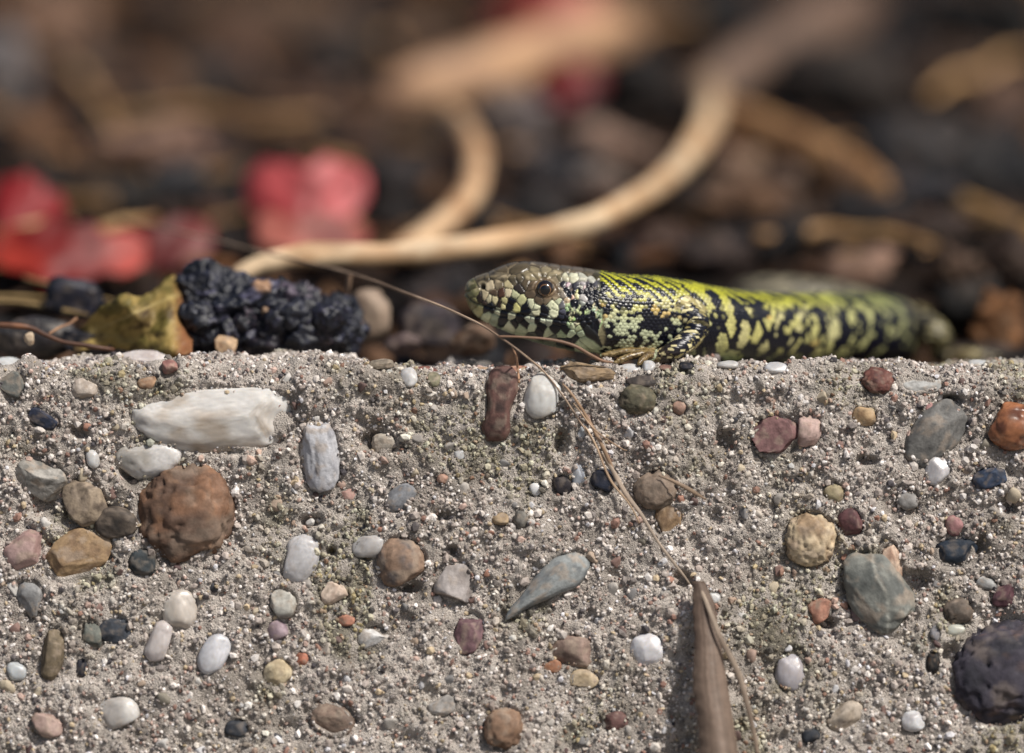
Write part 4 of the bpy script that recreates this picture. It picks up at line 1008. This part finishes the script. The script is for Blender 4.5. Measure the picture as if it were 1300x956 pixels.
loose_pebble('clod', 112, 434, 40, 20, 1.55, 'lump', (34, 34, 44), (26, 26, 32), 0, 'blackish clod under the tip of the crumpled yellow leaf', 'clod', seed=810, mat=M_COAL)

# crumpled yellow leaf
nu, nvv = 70, 36
uu_ = np.linspace(0, 1, nu)[:, None]; vv_ = np.linspace(0, 1, nvv)[None, :]
cx_ = np.array([92, 110, 135, 160, 182, 200, 214, 228, 244]); ct_ = np.array([424, 408, 384, 372, 378, 368, 346, 356, 392])
pxl = 94 + 150 * uu_ + 0 * vv_
tp = sum(np.interp(pxl + q, cx_, ct_) for q in (-9, -6, -3, 0, 3, 6, 9)) / 7 + 1.6 * np.sin(pxl * 0.19) + 0.6 * np.sin(pxl * 0.53); bt = 447 + 0 * pxl - 6 * np.sin(uu_ * 6)
pyl = bt + (tp - bt) * vv_
P0 = np.stack([pxl * .02, pyl * .02, 0 * pxl], -1).reshape(-1, 3)
Yl = 1.25 + 0.28 * np.sin(vv_ * 3.0 + uu_ * 5) * (0.4 + uu_) + 0.35 * vv_ + (0.26 * fbm(P0 * 1.3, 2, 12) + 0.03 * fbm(P0 * 5, 3, 15)).reshape(pxl.shape)
Vl = np.array([at(a, b, c) for a, b, c in zip(pxl.ravel(), pyl.ravel(), Yl.ravel())])
nz = fbm(P0 * 2.2, 4, 17)[:, None]; ur = np.broadcast_to(uu_, pxl.shape).reshape(-1, 1); vr = np.broadcast_to(vv_, pxl.shape).reshape(-1, 1)
C = lin((168, 144, 84)) + (lin((112, 100, 50)) - lin((168, 144, 84))) * sstep(-0.1, 0.3, nz)
C = C + (lin((58, 42, 26)) - C) * np.exp(-(((ur - .60) / .09) ** 2 + ((vr - .66) / .2) ** 2)) * 0.9
C = C + (lin((70, 52, 34)) - C) * sstep(0.25, 0.5, fbm(P0 * 3.5, 3, 19)[:, None]) * 0.7
C = C + (lin((142, 96, 64)) - C) * sstep(0.80, 0.93, ur)
C = C + (lin((86, 68, 46)) - C) * (1 - sstep(0.02, 0.12, ur))
vl = np.abs(pyl - (430 - 0.42 * (pxl - 94))).reshape(-1, 1)
sv = np.abs(np.sin(((pxl * 0.9 + pyl * 1.1) * 0.16))).reshape(-1, 1)
C = C + (lin((196, 176, 120)) - C) * (np.exp(-(vl / 1.6) ** 2) * 0.6 + np.exp(-(sv / 0.10) ** 2) * 0.22)
yl = centred('crumpled_leaf', Vl, grid_faces(nu, nvv), C, M_LEAF)
sm = yl.modifiers.new('thickness', 'SOLIDIFY'); sm.thickness = 0.02; sm.offset = 0
tag(yl, 'crumpled dead yellow olive leaf standing on the wall left of the black clod', 'leaf')

stem('dry_root', [(-20,416,1.0),(15,415,1.0),(40,418,1.02),(60,428,1.0),(85,438,1.0),(115,441,1.05),(145,444,1.1)], [.03,.034,.03,.026,.022,.03,.02], (128, 84, 56), (86, 56, 40), 'thin brown root lying along the wall top at the left end', 'root', wob=0.05)
stem('dry_root', [(62,424,1.1),(75,416,1.2),(88,411,1.3),(97,404,1.4)], [.012,.014,.012,.02], (190, 150, 110), (150, 112, 84), 'short pale rootlet rising to the tip of the crumpled leaf', 'root', wob=0.01)
for (pts, lab) in [([(-20,382,2.8),(40,386,2.5),(80,394,2.3),(112,400,2.1)], 'lower pale straw pointing at the crumpled leaf from the left edge'),
                   ([(-20,376,3.2),(40,378,3.0),(90,385,2.8),(130,392,2.6)], 'middle pale straw beside the crumpled leaf at the left edge'),
                   ([(30,352,3.6),(80,366,3.2),(130,380,2.8),(165,386,2.6)], 'upper pale straw slanting down from the red petals to the crumpled leaf')]:
    stem('straw', pts, [.018, .026, .026, .012], (196, 166, 116), (150, 124, 84), lab, 'straw', flatten=0.5)

# ------------------------------------------------------------------ things on the soil behind
stem('curved_stalk', [(258,446,3.0),(276,385,3.1),(310,346,3.2),(350,331,3.3),(400,324,3.4),(480,324,3.6),(560,318,3.9),(650,304,4.4),(740,284,5.2),(810,252,6.4),(860,214,8.0),(890,172,9.8),(905,135,11.8),(900,108,13.4)],
     [.07,.085,.095,.115,.13,.135,.135,.135,.132,.132,.135,.142,.15,.13], (226, 198, 162), (200, 162, 122), 'long pale tan stalk curving up to the right behind the lizard', 'stalk', sides=14, flatten=0.8)
stem('curved_stalk', [(500,322,6.0),(540,300,6.4),(578,268,7.0),(602,232,7.8),(604,195,8.8),(588,160,9.8),(566,140,10.6)],
     [.13,.15,.15,.145,.14,.13,.10], (218, 184, 146), (182, 140, 102), 'shorter tan stalk hooking upward left of the long curved stalk', 'stalk', sides=14, flatten=0.7)
stem('reed_blade', [(918,140,11.4),(970,165,10.6),(1030,195,9.8),(1085,222,9.2),(1130,250,8.6)], [.16,.22,.24,.24,.16], (178, 136, 94), (142, 104, 70), 'broad tan reed blade sloping down right from the top of the curved stalk', 'blade', flatten=0.3, sides=12)
stem('reed_blade', [(1205,258,8.8),(1245,276,8.2),(1290,295,7.6),(1330,312,7.2)], [.15,.19,.19,.17], (178, 140, 92), (140, 106, 70), 'short tan reed blade at the right edge', 'blade', flatten=0.35, sides=12)
stem('bark_stick', [(490,122,13.6),(545,112,13.8),(610,95,14.2),(680,72,14.8),(745,52,15.4),(800,38,16)], [.22,.34,.36,.36,.36,.26], (192, 152, 116), (160, 122, 96), 'thick pale tan stick lying across the upper middle of the soil', 'stick', flatten=0.6, sides=12)
stem('bark_stick', [(880,132,13.6),(930,104,14.2),(985,70,15.2),(1045,34,16.4),(1100,2,17.8)], [.26,.36,.38,.38,.3], (122, 98, 82), (96, 78, 66), 'thick grey brown stick slanting up to the top right', 'stick', flatten=0.6, sides=12)
stem('thin_twig', [(300,128,13.5),(400,136,13.2),(500,138,13.0),(600,142,12.6)], [.05,.06,.06,.04], (120, 86, 60), (92, 66, 48), 'thin brown twig lying level left of the thick tan stick', 'twig')

for pts, lab in [
  ([(140,150,12.5),(230,142,12.2),(330,150,11.8),(410,146,11.6)], 'thin tan straw lying level above the dusty pink bark chip'),
  ([(60,60,15.5),(110,110,13.6),(150,170,11.5)], 'straw slanting down through the dark bark at the upper left'),
  ([(610,270,7.4),(690,292,6.8),(770,312,6.2)], 'thin straw crossing just under the middle of the curved stalk'),
  ([(960,300,6.8),(1040,288,7.2),(1130,300,6.8),(1200,318,6.4)], 'thin straw lying above the lizard\'s back'),
  ([(1180,120,12.5),(1240,90,13.6),(1310,70,14.5)], 'pale straw rising to the right edge below the black clods'),
  ([(0,300,6.0),(60,286,6.3),(130,292,6.1),(200,276,6.5)], 'thin dry straw lying across the red petals at the left'),
  ([(640,20,17.5),(760,34,17.2),(880,18,18)], 'straw lying along the top edge beside the dull red petal')]:
    stem('straw', pts, [.05, .07, .06, .04][:max(2, len(pts))] if len(pts) == 4 else [.05, .07, .04], (196, 156, 108), (150, 112, 74), lab, 'straw', flatten=0.5, wob=0.08)

def petal(px, py, wpx, hpx, Y, c1, c2, label, seed, rot=0, lean=0.5, name='petal', cat='petal'):
    nu, nv_ = 36, 26
    s = np.linspace(-1, 1, nu)[:, None]; t = np.linspace(-1, 1, nv_)[None, :]
    wmod = np.sqrt(np.clip(1 - 0.85 * s ** 2, 0.05, 1)) * (1 + 0.12 * np.sin(s * 5 + seed) + 0.08 * np.sin(s * 13 + seed * 2))
    sc_ = K * (DIST + Y) / DIST
    x = s * wpx * sc_ + 0 * t; h = t * wmod * hpx * sc_
    P_ = np.stack([x, h, 0 * x], -1).reshape(-1, 3)
    cr = (0.20 * fbm(P_ * 1.0 + seed, 3, seed) + 0.06 * fbm(P_ * 4 + seed, 2, seed + 3)).reshape(x.shape)
    dy = h * lean + cr + 0.25 * (s ** 2)
    r = math.radians(rot)
    X_ = x * math.cos(r) - h * math.sin(r); Z_ = x * math.sin(r) + h * math.cos(r) + cr * 0.3
    V = np.stack([X_, dy, Z_], -1).reshape(-1, 3) + at(px, py, Y)
    k = sstep(-0.2, 0.35, fbm(P_ * 1.1 + seed + 5, 3, seed + 8))[:, None]
    C = lin(c1) * (1 - k) + lin(c2) * k
    br = sstep(0.1, 0.45, fbm(P_ * 2.2 + seed + 9, 3, seed + 11))[:, None]; C = C + (lin((70, 26, 20)) - C) * br * 0.4
    o = centred(name, V, grid_faces(nu, nv_), C, M_PETAL)
    m = o.modifiers.new('thickness', 'SOLIDIFY'); m.thickness = 0.015; m.offset = 0
    return tag(o, label, cat)
petal(84, 320, 100, 34, 5.6, (176, 56, 42), (120, 22, 20), 'large orange red petal lying lowest at the left edge', 21, -4, 0.9)
petal(34, 262, 48, 36, 6.8, (196, 84, 92), (146, 36, 40), 'pink red petal standing at the left edge above the large red one', 22, -22, 0.6)
petal(190, 312, 80, 30, 6.6, (116, 28, 24), (84, 18, 18), 'dark red petal right of the large orange red one', 23, 8, 0.9)
petal(388, 246, 78, 40, 7.6, (202, 92, 94), (160, 54, 56), 'bright coral pink petal left of the hooked stalk', 24, 2, 0.6)
petal(395, 294, 72, 24, 6.4, (190, 112, 98), (140, 62, 56), 'salmon petal lying on the curved stalk below the coral one', 25, -8, 0.9)
petal(694, 30, 72, 56, 16.6, (176, 88, 74), (146, 52, 46), 'dull red petal at the top edge behind the thick tan stick', 26, 20, 0.5)
petal(722, 108, 44, 26, 12.6, (116, 24, 24), (92, 18, 20), 'deep red petal hanging below the thick tan stick', 27, 10, 0.7)

def bg(name, px, py, a, b, form, c1, c2, label, cat, seed, rot=0, mat=None):
    """stone, clod or chip resting on the soil with its middle seen at (px, py)"""
    h = soil_hit(px, py + b * 0.75)
    Y = h[1]; s_ = K * (DIST + Y) / DIST
    V, F, C = pebble_mesh(a * s_ * 1.08, b * s_ * 1.08, min(a, b) * s_ * 0.9, form, c1, c2, seed, 4)
    V = V * (1 + 0.50 * fbm(V / (a * s_) * 2.0 + seed, 3, 5) + 0.22 * fbm(V / (a * s_) * 9 + seed, 2, 6))[:, None]
    C = C * (0.85 + 0.6 * fbm(V / (a * s_) * 3 + seed, 3, 15)).clip(0.25, 2)[:, None] * (np.array([0.36, 0.32, 0.30]) if name == 'clod' else np.array([0.74, 0.66, 0.58]))
    r = math.radians(rot); V = np.stack([V[:, 0] * math.cos(r) - V[:, 2] * math.sin(r), V[:, 1], V[:, 0] * math.sin(r) + V[:, 2] * math.cos(r)], 1)
    return tag(centred(name, V + at(px, py, Y), F, C, mat or M_CLOD), label, cat)
BG = [
 ('bark_chip',42,38,62,52,'angular',(176,130,102),(140,98,72),'blurred tan bark chip in the top left corner','bark chip',0),
 ('stone',4,108,34,60,'smooth',(128,130,144),(96,98,112),'blue grey stone cut by the left edge below the tan chip','stone',8),
 ('bark_chip',178,192,74,36,'angular',(172,132,116),(140,104,92),'dusty pink bark chip above the red petals','bark chip',-3),
 ('bark_chip',300,44,130,46,'angular',(112,82,58),(88,62,44),'long brown bark chip lying top left of centre','bark chip',8),
 ('bark_chip',100,110,60,40,'angular',(96,66,46),(72,50,38),'dark brown bark chip between the tan corner chip and the dusty pink one','bark chip',-20),
 ('stone',250,108,70,24,'lump',(62,58,62),(46,44,48),'dark grey stone under the long brown bark chip','stone',0),
 ('stone',425,82,42,44,'lump',(72,68,74),(54,50,56),'slate grey clod left of the thick tan stick','clod',0),
 ('bark_chip',375,118,44,16,'angular',(140,110,104),(110,86,80),'small mauve chip lying beside the thin twig','bark chip',0),
 ('bark_chip',330,168,120,24,'angular',(122,82,46),(96,64,38),'flat rusty brown bark chip above the coral petal','bark chip',2),
 ('bark_chip',490,170,70,30,'angular',(116,80,50),(88,60,40),'rusty brown chip left of the hooked stalk','bark chip',10),
 ('bark_chip',525,60,40,26,'angular',(112,84,72),(84,62,54),'dull brown chip above the left end of the tan stick','bark chip',20),
 ('clod',225,245,40,36,'lump',(78,84,96),(50,54,64),'blue grey clod between the pink chip and the coral petal','clod',0),
 ('clod',100,232,50,22,'lump',(40,36,34),(26,24,24),'black clod right of the pink red petal at the left edge','clod',-15),
 ('clod',150,258,46,26,'lump',(62,58,56),(44,42,42),'dark grey clod above the dark red petal','clod',0),
 ('clod',505,238,50,34,'lump',(66,54,60),(40,36,44),'dark plum clod inside the hook of the short stalk','clod',0),
 ('clod',500,280,40,22,'lump',(48,40,46),(30,28,34),'blackish clod under the plum one beside the salmon petal','clod',0),
 ('stone',650,165,38,46,'smooth',(126,118,126),(98,92,100),'lilac grey stone right of the hooked stalk','stone',0),
 ('clod',640,225,34,30,'lump',(112,76,56),(84,58,46),'reddish brown clod below the lilac grey stone','clod',0),
 ('clod',712,225,56,40,'lump',(66,70,88),(40,44,58),'blue black clod above the middle of the curved stalk','clod',0),
 ('clod',690,268,40,20,'lump',(44,44,56),(30,30,40),'low dark clod touching the curved stalk','clod',0),
 ('bark_chip',786,190,60,24,'angular',(186,150,134),(150,116,102),'pale pink chip inside the bend of the long curved stalk','bark chip',-28),
 ('stone',750,232,36,24,'smooth',(120,116,122),(92,88,96),'grey stone between the pale pink chip and the curved stalk','stone',10),
 ('clod',810,115,50,46,'lump',(34,36,46),(22,24,32),'large black clod right of the deep red petal','clod',0),
 ('bark_chip',820,35,60,44,'angular',(112,78,52),(86,60,42),'brown bark chip at the top right of the tan stick','bark chip',-10),
 ('clod',912,24,48,44,'lump',(28,32,44),(20,22,30),'black clod at the top beside the grey brown stick','clod',0),
 ('clod',1215,30,62,52,'lump',(30,32,40),(20,22,28),'black clod in the top right region','clod',0),
 ('clod',1060,120,80,60,'lump',(58,42,36),(38,30,28),'large dark brown clod under the grey brown stick','clod',0),
 ('bark_chip',1200,95,60,36,'angular',(104,78,64),(78,58,50),'brown bark chip below the black top right clod','bark chip',15),
 ('bark_chip',1275,140,44,34,'angular',(122,88,70),(92,66,54),'reddish brown chip at the right edge','bark chip',-20),
 ('clod',1290,50,36,60,'lump',(34,32,32),(22,22,24),'black clod cut by the top right edge','clod',0),
 ('clod',1155,195,62,44,'lump',(82,86,98),(52,56,68),'blue grey clod beyond the end of the broad reed blade','clod',0),
 ('clod',1255,215,62,44,'lump',(28,32,46),(20,22,32),'black clod above the short reed blade','clod',0),
 ('clod',1180,245,44,30,'lump',(76,80,98),(46,50,66),'slate blue clod between the two reed blades','clod',0),
 ('bark_chip',925,218,40,34,'angular',(150,116,96),(112,84,66),'tan pink chip under the start of the broad reed blade','bark chip',0),
 ('bark_chip',960,262,66,26,'angular',(120,82,50),(90,60,38),'rusty chip below the tan pink one','bark chip',-8),
 ('stone',1020,234,38,24,'smooth',(150,124,118),(116,94,90),'rosy grey stone under the broad reed blade','stone',-12),
 ('clod',1090,278,70,24,'lump',(54,52,64),(34,34,44),'dark slate clod below the end of the broad reed blade','clod',0),
 ('stone',1082,338,54,20,'angular',(176,136,116),(140,104,86),'flat pinkish tan stone just behind the lizard\'s back','stone',0),
 ('clod',975,318,44,30,'lump',(38,36,46),(26,26,34),'blackish clod behind the lizard\'s shoulder','clod',0),
 ('clod',905,328,46,34,'lump',(88,66,66),(58,44,48),'purple brown clod above the lizard\'s shoulder','clod',0),
 ('clod',835,316,44,30,'lump',(120,80,62),(84,56,48),'reddish clod above the lizard\'s neck','clod',0),
 ('clod',765,318,36,22,'lump',(66,56,62),(44,38,46),'dull dark clod above the lizard\'s head','clod',0),
 ('clod',1010,285,40,22,'lump',(92,66,48),(64,46,36),'small brown clod left of the dark slate one','clod',0),
 ('bark_chip',1225,355,44,30,'angular',(110,80,60),(80,58,46),'brown chip behind the lizard\'s rump','bark chip',-30),
 ('bark_chip',1268,412,34,40,'angular',(176,116,46),(130,82,34),'ochre leaf fragment at the right edge beside the wall','leaf',0),
 ('clod',1235,395,40,36,'lump',(30,26,26),(20,18,20),'black clod left of the ochre fragment','clod',0),
 ('clod',1285,340,40,36,'lump',(96,66,46),(66,46,36),'brown clod at the right edge above the ochre fragment','clod',0),
 ('clod',1240,448,46,14,'lump',(84,72,70),(56,48,50),'low grey clod at the wall right of the lizard\'s hind foot','clod',0),
 ('clod',1195,300,40,24,'lump',(112,86,78),(80,60,56),'mauve brown clod below the short reed blade','clod',0),
 ('clod',560,370,40,26,'lump',(76,66,76),(46,42,52),'slate clod behind the twig left of the snout','clod',0),
 ('clod',640,300,30,18,'lump',(110,74,54),(84,56,44),'small brown clod under the curved stalk above the head','clod',0),
]
for i, (nm, px, py, a, b, form, c1, c2, lab, cat, rot) in enumerate(BG):
    bg(nm, px, py, a, b, form, c1, c2, lab, cat, 1000 + i, rot)
